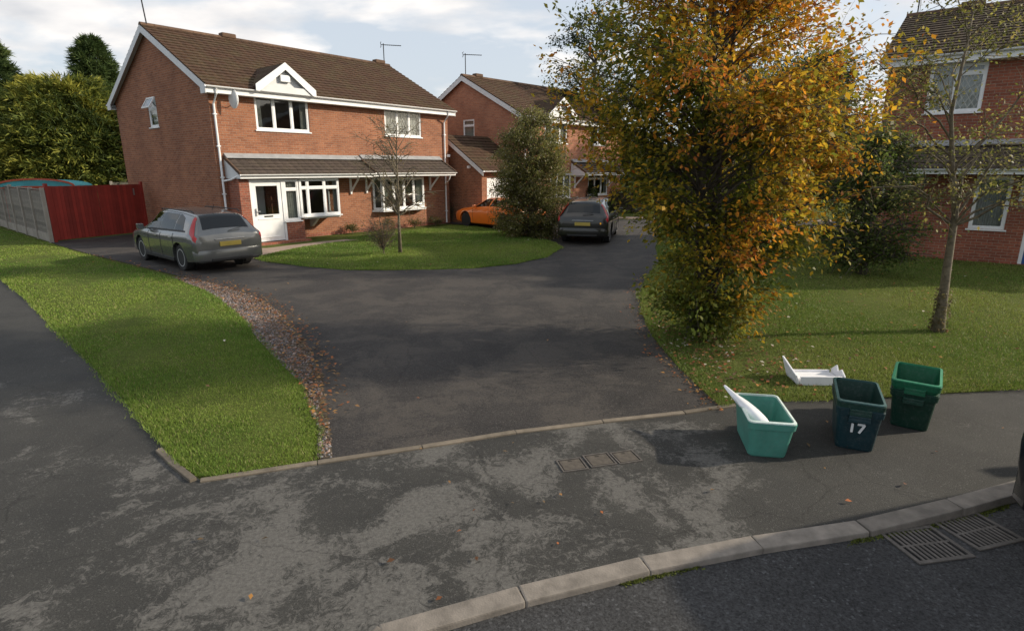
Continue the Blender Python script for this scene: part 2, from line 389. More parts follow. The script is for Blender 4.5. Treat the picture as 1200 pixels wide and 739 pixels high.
# pavement in front of the drive, and the one that runs off to the left past the verge
sheet('pavement', [(p[0], p[1] - .045) for p in KB_ALL if p[0] < 32] + en[::-1] + side_edge[1:] + [(-26, 22)], 0.0, M['footway'])
drive_pts = GP([(375, 539), (376, 491), (362, 438), (348, 412), (333, 391), (313, 370), (286, 352), (250, 340), (208, 323), (160, 311), (110, 299), (70, 288)]) \
    + [(-16.2, 20.2), (-14.5, 23.6), (-12.5, 22.0), (-9.8, 19.6), (-8.9, 19.0)] + GP([(300, 300), (318, 307), (367, 313), (405, 316), (455, 316.5), (505, 315.5), (555, 314), (605, 309), (640, 301), (657, 291), (650, 285)]) \
    + GP([(622, 278), (600, 274)]) + [(-1.6, 26.2), (-3.4, 27.4), (-2.6, 28.4), (.4, 28.6), (3.5, 29.6), (6.2, 29.4), (14, 30), (24, 27)] \
    + [(20, 24)] + GP([(790, 268), (772, 275), (768, 290), (772, 308), (756, 326), (749, 345), (752, 368), (765, 395), (790, 425), (820, 455), (846, 478), (780, 485), (700, 494), (600, 506), (500, 522)])
sheet('driveway', drive_pts, .003, M['drive'])
# the step of the raised kerb: one row of butt-jointed stones
def kerb(name, line, w, ztop, zbot, stone, gap, mat, bev=.012, zf=None):
    mb = MB(); P = [Vector((p[0], p[1], 0)) for p in line]
    # resample
    seg = []; acc = 0
    for a, b in zip(P, P[1:]):
        L = (b - a).length; k = 0
        while acc + L - k * 0 >= stone:
            t = (stone - acc) / L; a = a.lerp(b, t); seg.append(a); L = (b - a).length; acc = 0
            if L < 1e-6: break
        acc += L
    seg = [P[0]] + seg
    if (P[-1] - seg[-1]).length > .15: seg.append(P[-1])
    for i, (a, b) in enumerate(zip(seg, seg[1:])):
        d = (b - a).normalized(); r = Vector((d.y, -d.x, 0)); a2 = a + d * gap; b2 = b - d * gap
        za = ztop + (zf(a) if zf else 0) + random.uniform(-.002, .002); zb = ztop + (zf(b) if zf else 0) + random.uniform(-.002, .002)
        lo = Vector((0, 0, zbot))
        A = [a2, a2 + r * w, b2 + r * w, b2]
        mb.hexa([q + lo for q in A] + [A[0] + Vector((0, 0, za)), A[1] + Vector((0, 0, za - .006)), A[2] + Vector((0, 0, zb - .006)), A[3] + Vector((0, 0, zb))])
    return mb.build(name, mat, bevel=bev, kind='structure')
random.seed(4)
kerb('kerb', KB_ALL, .14, .006, -.11, .86, .004, M['concrete'], zf=lambda p: max(0, min(.035, (p.x - 2.5) * .06)))
kerb('edging_kerb', [(en[0][0], en[0][1])] + list(cat(GP(edge_px[1:]), 4)), .055, .022, -.05, .92, .003, M['edging'], .006)
kerb('verge_edging', GP([(190, 527), (212, 548), (233, 564)]), .055, .03, -.05, .4, .002, M['edging'], .006)

# lawns: slightly crowned turf beds
def inpoly(x, y, poly):
    r = np.zeros(len(x), bool); n = len(poly)
    for i in range(n):
        x1, y1 = poly[i]; x2, y2 = poly[(i + 1) % n]
        if y1 == y2: continue
        c = ((y1 > y) != (y2 > y)) & (x < (x2 - x1) * (y - y1) / (y2 - y1) + x1); r ^= c
    return r
def edgedist(x, y, poly):
    d = np.full(len(x), 1e9); n = len(poly)
    for i in range(n):
        a = np.array(poly[i]); b = np.array(poly[(i + 1) % n]); ab = b - a; L = (ab ** 2).sum() + 1e-9
        t = np.clip(((x - a[0]) * ab[0] + (y - a[1]) * ab[1]) / L, 0, 1)
        d = np.minimum(d, np.hypot(x - a[0] - t * ab[0], y - a[1] - t * ab[1]))
    return d
def fbm(x, y, seed=0, oct=4, sc=1.0):
    r = np.random.RandomState(seed); v = np.zeros_like(x); a = 1; tot = 0
    for o in range(oct):
        for k in range(4):
            th = r.uniform(0, 2 * pi); ph = r.uniform(0, 2 * pi); f = sc * 2 ** o * r.uniform(.8, 1.3)
            v = v + a * np.sin(f * (x * cos(th) + y * sin(th)) + ph)
        tot += a * 2; a *= .6
    return v / tot
def bedz(x, y, poly, h=.05): 
    return .012 + h * np.clip(edgedist(x, y, poly) / .6, 0, 1) ** .6 + .015 * fbm(x, y, 3, 3, 1.5)
def lawn(name, poly, h=.05, step=.35):
    bm = bmesh.new(); vs = [bm.verts.new((p[0], p[1], 0)) for p in poly]; bm.faces.new(vs)
    xs = [p[0] for p in poly]; ys = [p[1] for p in poly]
    for ax, lo, hi in ((0, min(xs), max(xs)), (1, min(ys), max(ys))):
        k = lo + step
        while k < hi:
            co = [0, 0, 0]; no = [0, 0, 0]; co[ax] = k; no[ax] = 1
            bmesh.ops.bisect_plane(bm, geom=list(bm.verts) + list(bm.edges) + list(bm.faces), plane_co=co, plane_no=no); k += step
    V = np.array([v.co[:2] for v in bm.verts]); z = bedz(V[:, 0], V[:, 1], poly, h)
    ed = edgedist(V[:, 0], V[:, 1], poly) < 1e-4
    for v, zz, e in zip(bm.verts, z, ed): v.co.z = -.01 if e else zz
    bmesh.ops.recalc_face_normals(bm, faces=bm.faces)
    if sum(f.normal.z for f in bm.faces) < 0: bmesh.ops.reverse_faces(bm, faces=bm.faces)
    me = bpy.data.meshes.new(name); bm.to_mesh(me); bm.free(); me.materials.append(M['turf'])
    for p in me.polygons: p.use_smooth = True
    o = bpy.data.objects.new(name, me); col.objects.link(o); return tag(o, kind='structure')
verge_poly = GP([(238, 558), (300, 549), (366, 538), (372, 505), (350, 449), (322, 421), (303, 400), (288, 380), (270, 364), (253, 350), (239, 341), (218, 333), (200, 326), (150, 312), (100, 300), (62, 288)]) \
    + [(-16.4, 20.2), (-24, 26.6), (-27, 25.5)] + side_edge[:0:-1]
mid_poly = GP([(300, 303), (318, 307.5), (367, 313.5), (405, 316.3), (455, 316.8), (505, 316), (555, 314.5), (605, 309.5), (640, 301.5), (657, 291), (650, 285), (622, 278), (600, 274)]) \
    + [(-1.75, 26.0), (-2.7, 26.2), (-5.5, 21.9), (-6.0, 21.0)] + GP([(425, 282), (380, 287), (345, 292)])
right_poly = GP([(846, 477), (875, 470)] + lawn_near) + [(8, 6.57), (12, 7.12), (20, 8.07)] + [(26, 18), (18.5, 12), (10.5, 17.5), (11.5, 23), (20, 23.4)] + GP([(792, 268), (774, 275), (770, 290), (774, 308), (758, 326), (751, 345), (754, 368), (767, 395), (792, 425), (822, 455)])
lawn('verge_lawn', verge_poly, .06); lawn('front_lawn', mid_poly, .04); lawn('corner_lawn', right_poly, .07)
sheet('garden_path', GP([(296, 301), (345, 293), (382, 287.5), (428, 281.5), (424, 279), (380, 283)]) + [(-7.9, 18.6), (-8.9, 18.3)], .012, M['slab'])
sheet('far_pavement', [(4.6, 30.2), (9, 29.0), (20, 27.6), (26, 26), (26, 27.2), (9, 30.4), (5.2, 31.4)], .012, M['slab'])

def blades(name, poly, dens, hgt, wid, cols, seed, cx_=None, zfun=None, bare=None):
    "grass as single-blade triangles, denser where near"
    r = np.random.RandomState(seed); P = np.array(poly); lo = P.min(0); hi = P.max(0)
    lo = np.maximum(lo, [-24, 3]); hi = np.minimum(hi, [16, 28]); A = (hi - lo).prod()
    dm = max(d for _, d in dens); n = int(A * dm)
    X = r.uniform(lo[0], hi[0], n); Y = r.uniform(lo[1], hi[1], n); D = np.hypot(X, Y)
    want = np.interp(D, [a for a, _ in dens], [b for _, b in dens])
    k = (r.rand(n) < want / dm) & (np.abs(X) < Y * .95 + 1.2); X = X[k]; Y = Y[k]
    k = inpoly(X, Y, poly); X = X[k]; Y = Y[k]
    Q = np.vstack([P, P[:1]]); seg = Q[1:] - Q[:-1]; sl = np.hypot(seg[:, 0], seg[:, 1]); near = np.hypot(P[:, 0], P[:, 1]) < 26; wgt = sl * near * np.clip(60 / (P[:, 1] ** 2 + 9), .3, 3); wgt /= wgt.sum()
    ne = int((sl * near).sum() * 330); ii = r.choice(len(P), ne, p=wgt); tt = r.rand(ne)[:, None]; E_ = P[ii] + seg[ii] * tt; jit = r.normal(0, .022, E_.shape) * (1 + 1.6 * np.clip(fbm(E_[:, 0], E_[:, 1], 88, 3, 3.0), 0, 1))[:, None]
    X = np.r_[X, E_[:, 0] + jit[:, 0]]; Y = np.r_[Y, E_[:, 1] + jit[:, 1]]
    ed = edgedist(X, Y, poly)
    if bare is not None: k = r.rand(len(X)) > bare(X, Y); X = X[k]; Y = Y[k]; ed = ed[k]
    D = np.hypot(X, Y); Z = bedz(X, Y, poly, zfun or .05) - .006; n = len(X)
    h = hgt * r.uniform(.55, 1.35, n) * (1 + .5 * fbm(X, Y, seed + 5, 4, 2.2)) * np.interp(ed, [0, .05, .2], [1.15, 1.2, 1]); w = np.maximum(wid, D * .0011) * r.uniform(.7, 1.3, n)
    th = r.uniform(0, 2 * pi, n); le = r.uniform(.1, .9, n) * h; la = r.uniform(0, 2 * pi, n)
    B = np.stack([X, Y, Z], 1); dx = np.stack([np.cos(th), np.sin(th), np.zeros(n)], 1) * w[:, None] / 2
    T = B + np.stack([np.cos(la) * le, np.sin(la) * le, h], 1)
    V = np.stack([B - dx, B + dx, T], 1).reshape(-1, 3)
    f = np.clip(.5 + .9 * fbm(X, Y, seed + 9, 5, .8) + r.normal(0, .22, n), 0, 1)[:, None]
    C = np.array(cols[0]) * (1 - f) + np.array(cols[1]) * f; dry = r.rand(n) < .07; C[dry] = cols[2]
    C *= r.uniform(.75, 1.25, (n, 1)); C = np.repeat(C, 3, 0)
    return np_mesh(name, V, np.arange(3 * n).reshape(-1, 3), M['blade'], colr=C, kind='stuff')
gcol = [(.115, .205, .030), (.215, .285, .052), (.32, .28, .13)]
under = lambda X, Y: .75 * np.exp(-(((X - 2.6) / 1.3) ** 2 + ((Y - 7.2) / 1.4) ** 2))
tag(blades('grass', verge_poly, [(4, 13000), (7, 7000), (12, 2200), (20, 900), (30, 500)],.026, .0042, gcol, 1, zfun=.06), 'mown bright green grass on the long verge left of the drive', 'grass')
tag(blades('grass', mid_poly, [(14, 2200), (20, 1300), (30, 800)], .034, .005, gcol, 2, zfun=.04), 'mown grass on the front lawn before the red brick house', 'grass')
tag(blades('grass', right_poly, [(4, 11000), (7, 7000), (12, 2200), (20, 900), (30, 500)], .029, .0042, [(.125, .195, .032), (.225, .265, .06), (.32, .26, .12)], 3, zfun=.07, bare=under), 'patchy grass on the corner lawn around the autumn tree', 'grass')

# leaf litter, pebbles
def scatter_leaves(name, X, Y, Z, size, cols, seed, lift=.35):
    r = np.random.RandomState(seed); n = len(X)
    th = r.uniform(0, 2 * pi, n); s = size * r.uniform(.6, 1.3, n)
    a = np.stack([np.cos(th), np.sin(th), r.uniform(-lift, lift, n)], 1); b = np.stack([-np.sin(th), np.cos(th), r.uniform(-lift, lift, n)], 1)
    c = np.stack([X, Y, Z + s * .25], 1); a *= s[:, None] / 2; b *= s[:, None] / 3.4
    up = np.zeros((n, 3)); up[:, 2] = s * .12
    V = np.stack([c - a, c - b + up, c + a, c + b + up], 1).reshape(-1, 3)
    C = np.array(cols)[r.randint(0, len(cols), n)] * r.uniform(.7, 1.3, (n, 1))
    return np_mesh(name, V, np.arange(4 * n).reshape(-1, 4), M['litter'], colr=np.repeat(C, 4, 0), kind='stuff')
autumn = [(.30, .10, .035), (.20, .075, .03), (.36, .18, .05), (.22, .13, .06), (.13, .06, .028), (.11, .075, .04), (.16, .09, .04)]
R_ = np.random.RandomState(8)
grav_poly = GP([(390, 537), (385, 491), (378, 440), (364, 412), (349, 388), (328, 366), (302, 349), (262, 336), (220, 326), (200, 325), (218, 332), (239, 340), (253, 349), (270, 363), (288, 379), (303, 399), (322, 420), (350, 448), (372, 504), (372, 537)])
sheet('gravel_bed', grav_poly, .006, M['soil'])
def in_pts(poly, n, r):
    P = np.array(poly); lo = P.min(0); hi = P.max(0); X = r.uniform(lo[0], hi[0], n); Y = r.uniform(lo[1], hi[1], n); k = inpoly(X, Y, poly); return X[k], Y[k]
X, Y = in_pts(grav_poly, 75000, R_)
def pebbles(name, X, Y, z, seed, cols, smin, smax):
    r = np.random.RandomState(seed); n = len(X)
    base = np.array([(1, 0, 0), (-.5, .87, 0), (-.5, -.87, 0), (.5, .4, .6), (-.6, .1, .6), (.1, -.6, .6)])
    F = np.array([(0, 1, 3), (1, 4, 3), (1, 2, 4), (2, 5, 4), (2, 0, 5), (0, 3, 5), (3, 4, 5)])
    s = r.uniform(smin, smax, n) * np.where(r.rand(n) < .05, 1.8, 1); th = r.uniform(0, 2 * pi, n)
    B = base[None] * (1 + r.uniform(-.25, .25, (n, 6, 3))) * s[:, None, None]
    x = B[..., 0] * np.cos(th)[:, None] - B[..., 1] * np.sin(th)[:, None]; y = B[..., 0] * np.sin(th)[:, None] + B[..., 1] * np.cos(th)[:, None]
    V = np.stack([x + X[:, None], y + Y[:, None], B[..., 2] + z], 2).reshape(-1, 3)
    FF = (F[None] + (np.arange(n) * 6)[:, None, None]).reshape(-1, 3)
    C = np.array(cols)[r.randint(0, len(cols), n)] * r.uniform(.7, 1.3, (n, 1))
    return np_mesh(name, V, FF, M['stone'], colr=np.repeat(C, 6, 0), kind='stuff')
eo = np.min([np.hypot(X - a, Y - b) for a, b in cat(GP([(385, 491), (378, 440), (364, 412), (349, 388), (328, 366), (302, 349), (262, 336)]), 10)], 0)
k = (R_.rand(len(X)) < np.clip((eo + .10 * fbm(X, Y, 90, 4, 5.0)) / .16, .05, 1)) & (fbm(X, Y, 91, 4, 3.0) + R_.normal(0, .3, len(X)) > -.75); X = X[k]; Y = Y[k]
tag(pebbles('gravel', X, Y, .008, 11, [(.20, .165, .15), (.15, .12, .11), (.26, .20, .175), (.15, .15, .165), (.20, .11, .075), (.12, .09, .07)], .010, .021), 'grey pink pebbles filling the curved bed beside the verge', 'gravel')
outer = GP([(387, 491), (380, 438), (366, 410), (352, 386), (331, 364), (303, 347), (264, 334), (215, 324), (160, 312), (110, 300)])
X, Y = in_pts(grav_poly, 16000, R_); oc = np.array(cat(outer, 70)); oj = R_.normal(0, .11, oc.shape); X = np.r_[X, oc[:, 0] + oj[:, 0] + .03]; Y = np.r_[Y, oc[:, 1] + oj[:, 1]]; ed = np.min([np.hypot(X - a, Y - b) for a, b in cat(outer, 8)], 0)
k = R_.rand(len(X)) < np.exp(-(ed / .42) ** 2) * .95 + .10 
tag(scatter_leaves('leaves', X[k], Y[k], R_.uniform(.018, .045, k.sum()), .058, autumn, 5), 'orange brown dead leaves banked along the gravel bed', 'leaves')
# drifts of fallen leaves under the autumn tree, a few on drive, pavement, lawns
lx = R_.normal(2.6, .75, 1500); ly = R_.normal(7.6, 1.5, 1500); k = inpoly(lx, ly, right_poly); lx = lx[k]; ly = ly[k]
ax_, ay_ = in_pts(right_poly, 2600, R_); k = (ay_ < 16) & (np.abs(ax_) < 14); ax_ = ax_[k]; ay_ = ay_[k]
lx = np.r_[lx, ax_]; ly = np.r_[ly, ay_]
tag(scatter_leaves('leaves', lx, ly, bedz(lx, ly, right_poly, .07) + .01, .055, autumn + [(.5, .45, .36)], 6), 'fallen autumn leaves scattered over the corner lawn', 'leaves')
vx, vy = in_pts(verge_poly, 420, R_); mx_, my_ = in_pts(mid_poly, 160, R_)
vx = np.r_[vx, mx_]; vy = np.r_[vy, my_]
tag(scatter_leaves('leaves', vx, vy, np.r_[bedz(vx[:len(vx) - len(mx_)], vy[:len(vy) - len(my_)], verge_poly, .06), bedz(mx_, my_, mid_poly, .04)] + .03, .05, autumn + [(.5, .45, .36)], 7), 'few pale fallen leaves on the verge and front lawn', 'leaves')
dx_, dy_ = in_pts(drive_pts, 330, R_); px_, py_ = R_.uniform(-2.5, 7, 70), R_.uniform(2.5, 5.6, 70); k = inpoly(px_, py_, [split, (-1.7, 1.8)] + kb_right + en[::-1])
e2 = cat(GP([(846, 478), (820, 455), (790, 425), (765, 395), (752, 368), (749, 345), (756, 326)]), 60); e2 = np.array(e2); e2 = e2 + R_.normal(0, .12, e2.shape) + [-.06, 0]
dx_ = np.r_[dx_, px_[k], e2[:, 0]]; dy_ = np.r_[dy_, py_[k], e2[:, 1]]
tag(scatter_leaves('leaves', dx_, dy_, np.full(len(dx_), .008), .045, autumn, 9), 'single dead leaves lying on the dark drive and pavement', 'leaves')
# moss and weeds in the kerb joint
ks = np.array(cat(KB, 40)); ks = ks[(R_.rand(len(ks)) < .9)]
mossx = np.concatenate([ks[:, 0] + R_.normal(0, .02, len(ks)) for _ in range(30)]); mossy = np.concatenate([ks[:, 1] - .16 + R_.normal(0, .012, len(ks)) for _ in range(30)])
k = fbm(mossx, mossy, 21, 3, 2.0) > .12; mossx = mossx[k]; mossy = mossy[k]; n = len(mossx)
th = R_.uniform(0, 6.28, n); hh = R_.uniform(.004, .016, n); B = np.stack([mossx, mossy, np.full(n, road_z)], 1); d = np.stack([np.cos(th), np.sin(th), 0 * th], 1) * .006
V = np.stack([B - d, B + d, B + np.stack([R_.normal(0, .01, n), R_.normal(0, .01, n), hh], 1)], 1).reshape(-1, 3)
np_mesh('moss', V, np.arange(3 * n).reshape(-1, 3), M['blade'], colr=np.repeat(np.array([(.10, .12, .02)]) * R_.uniform(.6, 1.4, (n, 1)), 3, 0), kind='stuff', label='thin green moss growing in the gutter along the kerb', cat='moss')
#@@PART2
# ------------------------------------------------------------------ house kit (house-local axes: x along the front, y to the back, z up)
def window(parent, loc, rz, Wd, Hh, cols, transom=None, t=.055, curtain=0, lead=None, name='window', sill=True, depth=.06, openp=None, label=None):
    "cols: fractions of the casement mullions; transom: {column: height fraction of a top light}"
    e = MB(); g = MB(); 
    e.box(0, Wd, 0, depth, 0, t); e.box(0, Wd, 0, depth, Hh - t, Hh); e.box(0, t, 0, depth, t, Hh - t); e.box(Wd - t, Wd, 0, depth, t, Hh - t)
    xs = [0] + [c * Wd for c in cols] + [Wd]
    for x in xs[1:-1]: e.box(x - t * .55, x + t * .55, .003, depth - .003, t, Hh - t)
    for i in range(len(xs) - 1):
        a = xs[i] + (t if i == 0 else t * .55); b = xs[i + 1] - (t if i == len(xs) - 2 else t * .55)
        zs = [t, Hh - t]
        if transom and i in transom: z = Hh * transom[i]; e.box(a, b, .004, depth - .004, z - t * .5, z + t * .5); zs = [t, z - t * .5, z + t * .5, Hh - t]
        for z0, z1 in zip(zs[::2], zs[1::2]):
            # sash bead, a step back from the frame
            s = .028
            e.box(a, b, .012, depth - .012, z0, z0 + s); e.box(a, b, .012, depth - .012, z1 - s, z1)
            e.box(a, a + s, .012, depth - .012, z0 + s, z1 - s); e.box(b - s, b, .012, depth - .012, z0 + s, z1 - s)
            g.quad((a + s, .03, z0 + s), (b - s, .03, z0 + s), (b - s, .03, z1 - s), (a + s, .03, z1 - s))
    fr = e.build(name, M['white'], parent, loc=loc, rz=rz)
    if label: fr['label'] = label
    g.build('pane', M['glass'], fr, recalc=False)
    if sill: MB().box(-.05, Wd + .05, -.06, .02, -.045, -.003).build('sill', M['white'], fr, bevel=.006)
    if curtain:
        nn = 14
        segs = [(0.04, Wd - .04)] if curtain == 'full' else [(.05, Wd * curtain), (Wd * (1 - curtain), Wd - .05)]
        for a, b in segs:
            pr = None; c = MB()
            for i in range(nn * 4 + 1):
                x = a + (b - a) * i / (nn * 4); y = .12 + .018 * sin(i * 1.4)
                if pr: c.quad((pr[0], pr[1], .05), (x, y, .05), (x, y, Hh - .03), (pr[0], pr[1], Hh - .03))
                pr = (x, y)
            c.build('curtain', M['curtain'], fr, smooth=True, recalc=False)
    if lead:
        l = MB(); st = lead; k = 0
        x = -Hh * 1.4
        while x < Wd + Hh * 1.4:
            for sg in (1, -1):
                # clip the diagonal x = x0 + sg*.6*z to the pane
                p = []
                for q in range(0, 41):
                    z = t + (Hh - 2 * t) * q / 40; xx = x + sg * .6 * z
                    if t < xx < Wd - t: p.append((xx, .024, z))
                if len(p) > 2: l.bar(p[0], p[-1], .009, .004, (0, 1, 0))
            x += st
        l.build('lead_lattice', M['curtain'], fr)
    return fr

def wall_grid(mb, fn, L, H0, holes, dep=.11, into=None):
    "fn(u,w,d) -> local point; holes (u0,u1,z0,z1); d = depth into the wall"
    us = sorted({0, L, *[h[0] for h in holes], *[h[1] for h in holes]}); zs = sorted({-.3, H0, *[h[2] for h in holes], *[h[3] for h in holes]})
    for a, b in zip(us, us[1:]):
        for c, d in zip(zs, zs[1:]):
            um, zm = (a + b) / 2, (c + d) / 2
            if any(h[0] < um < h[1] and h[2] < zm < h[3] for h in holes): continue
            mb.quad(fn(a, c, 0), fn(b, c, 0), fn(b, d, 0), fn(a, d, 0))
    for a, b, c, d in holes:
        mb.quad(fn(a, c, 0), fn(b, c, 0), fn(b, c, dep), fn(a, c, dep)); mb.quad(fn(a, d, 0), fn(b, d, 0), fn(b, d, dep), fn(a, d, dep))
        mb.quad(fn(a, c, 0), fn(a, d, 0), fn(a, d, dep), fn(a, c, dep)); mb.quad(fn(b, c, 0), fn(b, d, 0), fn(b, d, dep), fn(b, c, dep))

def tiled_slope(mb, x0, x1, y0, z0, y1, z1, th=.05, course=.27, clipf=None):
    "stepped courses from the eave (y0,z0) up to the ridge (y1,z1)"
    L = hypot(y1 - y0, z1 - z0); n = max(1, round(L / course)); dy, dz = (y1 - y0) / L, (z1 - z0) / L
    ny, nz = (-dz, dy) if y1 > y0 else (dz, -dy)
    if nz < 0: ny, nz = -ny, -nz
    lip = .028
    for i in range(n):
        a = L * i / n; b = L * (i + 1) / n
        A = (y0 + dy * a + ny * lip, z0 + dz * a + nz * lip); B = (y0 + dy * b, z0 + dz * b); A0 = (y0 + dy * a, z0 + dz * a)
        xa, xb = x0, x1
        mb.quad((xa, A[0], A[1]), (xb, A[0], A[1]), (xb, B[0], B[1]), (xa, B[0], B[1]))
        mb.quad((xa, A0[0], A0[1]), (xb, A0[0], A0[1]), (xb, A[0], A[1]), (xa, A[0], A[1]))
        mb.quad((xa, A0[0] , A0[1] ), (xa, A[0], A[1]), (xa, B[0], B[1]), (xa, B[0] - ny * .001, B[1] - nz * th))
        mb.quad((xb, A0[0] , A0[1] ), (xb, A[0], A[1]), (xb, B[0], B[1]), (xb, B[0] - ny * .001, B[1] - nz * th))
    mb.quad((x0, y0, z0 - th), (x1, y0, z0 - th), (x1, y1, z1 - th), (x0, y1, z1 - th))
    mb.quad((x0, y0, z0 - th), (x1, y0, z0 - th), (x1, y0, z0), (x0, y0, z0))
    for x in (x0, x1): mb.quad((x, y0, z0 - th), (x, y0, z0), (x, y1, z1), (x, y1, z1 - th))

def gable_roof(parent, L, D, eave, ridge, ov=.32, vg=.18, tile='tile', name='roof', mats=None, back=True):
    "roof, ridge tiles, barge boards, fascia, gutters for a plain gabled box"
    k = (ridge - eave) / (D / 2); ze = eave - k * ov + .1
    rf = MB(); tiled_slope(rf, -vg, L + vg, -ov, ze, D / 2, ridge + .1); tiled_slope(rf, -vg, L + vg, D + ov, ze, D / 2, ridge + .1)
    R = rf.build(name, M[tile], parent, recalc=False)
    rt = MB(); x = -vg
    while x < L + vg - .05:
        x2 = min(x + .44, L + vg); pr = []
        for a in range(7):
            an = pi * a / 6; pr.append((x, D / 2 + .13 * cos(an), ridge + .06 + .11 * sin(an)))
        rt.prism(pr, (x2 - x - .008, 0, 0)); x = x2
    rt.build('ridge_tiles', M['ridge'], R)
    for x in (-vg - .025, L + vg):
        bb = MB()
        for s in (0, 1):
            y0 = -ov if s == 0 else D + ov
            p = [(x, y0, ze - .26), (x, y0, ze - .035), (x, D / 2, ridge + .065), (x, D / 2, ridge - .17)]
            bb.prism(p, (.022, 0, 0))
        # gable end box at the foot of each barge board
        for y0, y1 in ((-ov - .01, .02), (D - .02, D + ov + .01)): bb.box(x - .002, x + .024 + (.001), y0, y1, ze - .27, ze - .02)
        bb.build('barge_board', M['soffit'], R)
        sf = MB(); xi, xo = (x + .024, 0) if x < 0 else (L, x)
        for y0 in (-ov, D + ov): sf.quad((xi, y0, ze - .1), (xo, y0, ze - .1), (xo, D / 2, ridge - .04), (xi, D / 2, ridge - .04))
        sf.build('verge_soffit', M['soffit'], R)
    for y, sg in ((-ov, -1), (D + ov, 1)):
        f = MB(); f.box(-vg + .001, L + vg - .001, min(y, y - sg * .02), max(y, y - sg * .02), ze - .25, ze - .055)
        f.box(-vg + .001, L + vg - .001, min(y - sg * .02, 0 if sg < 0 else D), max(y - sg * .02, 0 if sg < 0 else D), ze - .25, ze - .235)
        f.build('fascia', M['white'], R)
        gutter(R, -vg - .03, L + vg + .03, y + sg * .06, ze - .045)
    return R, ze
def gutter(parent, x0, x1, y, z, r=.055):
    g = MB(); pts = [(cos(a) * r, -sin(a) * r) for a in [pi * i / 8 for i in range(9)]]; pin = [(cos(a) * (r - .006), -sin(a) * (r - .006)) for a in [pi * (8 - i) / 8 for i in range(9)]]
    g.prism([(x0, y + a, z + b) for a, b in pts + pin], (x1 - x0, 0, 0)); return g.build('gutter', M['white'], parent)
def canopy(parent, x0, x1, zt, zb, proj, tile='tile_grey', flash=True, ends=(True, True), brackets=()):
    rf = MB(); tiled_slope(rf, x0, x1, -proj, zb, -.0, zt, th=.05, course=.25)
    R = rf.build('canopy', M[tile], parent, recalc=False)
    MB().box(x0 - .02, x1 + .02, -proj + .001, -proj + .02, zb - .16, zb - .045).build('fascia', M['white'], R)
    MB().box(x0 + .02, x1 - .02, -proj + .021, -.003, zb - .16, zb - .145).build('soffit', M['soffit'], R)
    gutter(R, x0 - .03, x1 + .03, -proj - .055, zb - .03, .045)
    if flash: MB().hexa([(x0, -.004, zt + .02), (x1, -.004, zt + .02), (x1, -.16, zt - .03), (x0, -.16, zt - .03), (x0, -.004, zt + .17), (x1, -.004, zt + .17), (x1, -.012, zt + .17), (x0, -.012, zt + .17)][0:0] or
                         [(x0, -.2, zt - .045 + .02), (x1, -.2, zt - .045 + .02), (x1, -.002, zt - .02), (x0, -.002, zt - .02), (x0, -.2, zt - .045 + .035), (x1, -.2, zt - .045 + .035), (x1, -.002, zt + .13), (x0, -.002, zt + .13)]).build('flashing', M['lead'], R)
    for i, x in enumerate((x0 - .025, x1 + .003)):
        if ends[i]:
            MB().prism([(x, -proj, zb - .16), (x, -proj, zb - .02), (x, -.003, zt - .01), (x, -.003, zb - .16)], (.022, 0, 0)).build('cheek_board', M['soffit'], R)
            MB().bar((x + .011, -proj - .02, zb - .01), (x + .011, -.01, zt + .005), .06, .09).build('verge_trim', M['ridge'], R)
    for x in brackets:
        b = MB(); b.box(x - .035, x + .035, -.07, -.002, zb - .82, zb - .17); b.box(x - .03, x + .03, -.62, -.072, zb - .235, zb - .17)
        b.bar((x, -.05, zb - .72), (x, -.56, zb - .24), .05, .06); b.build('bracket', M['white'], R)
    return R
def downpipe(parent, pts, r=.036, mat='white'):
    m = MB(); m.tube(pts, r, 10)
    for p, q in zip(pts, pts[1:]):
        p, q = Vector(p), Vector(q)
        if abs(p.z - q.z) > 1.2:
            for f in (.12, .5, .88): c = p.lerp(q, f); m.box(c.x - .055, c.x + .055, c.y - .045, c.y + .05, c.z - .02, c.z + .02)
    return m.build('downpipe', M[mat], parent)
def aerial(parent, x, y, z, h=1.3, rz=0, lean=0):
    m = MB(); top = Vector((x + lean, y, z + h)); m.tube([(x, y, z - .15), top], .022, 6)
    d = Vector((cos(rz), sin(rz), 0)); e = Vector((-d.y, d.x, 0)); m.tube([top - d * .12 - Vector((0, 0, .06)), top + d * .85 - Vector((0, 0, .06))], .018, 5)
    for i in range(9): c = top + d * (.0 + i * .1) - Vector((0, 0, .06)); m.tube([c - e * .13, c + e * .13], .007, 4)
    for k in (-.09, .09): m.tube([top - d * .12 - e * .2 + Vector((0, 0, k - .06)), top - d * .12 + e * .2 + Vector((0, 0, k - .06))], .014, 4)
    m.tube([top - d * .12 + Vector((0, 0, .05)), top - d * .12 - Vector((0, 0, .17))], .012, 4)
    return m.build('aerial', M['dark'], parent)
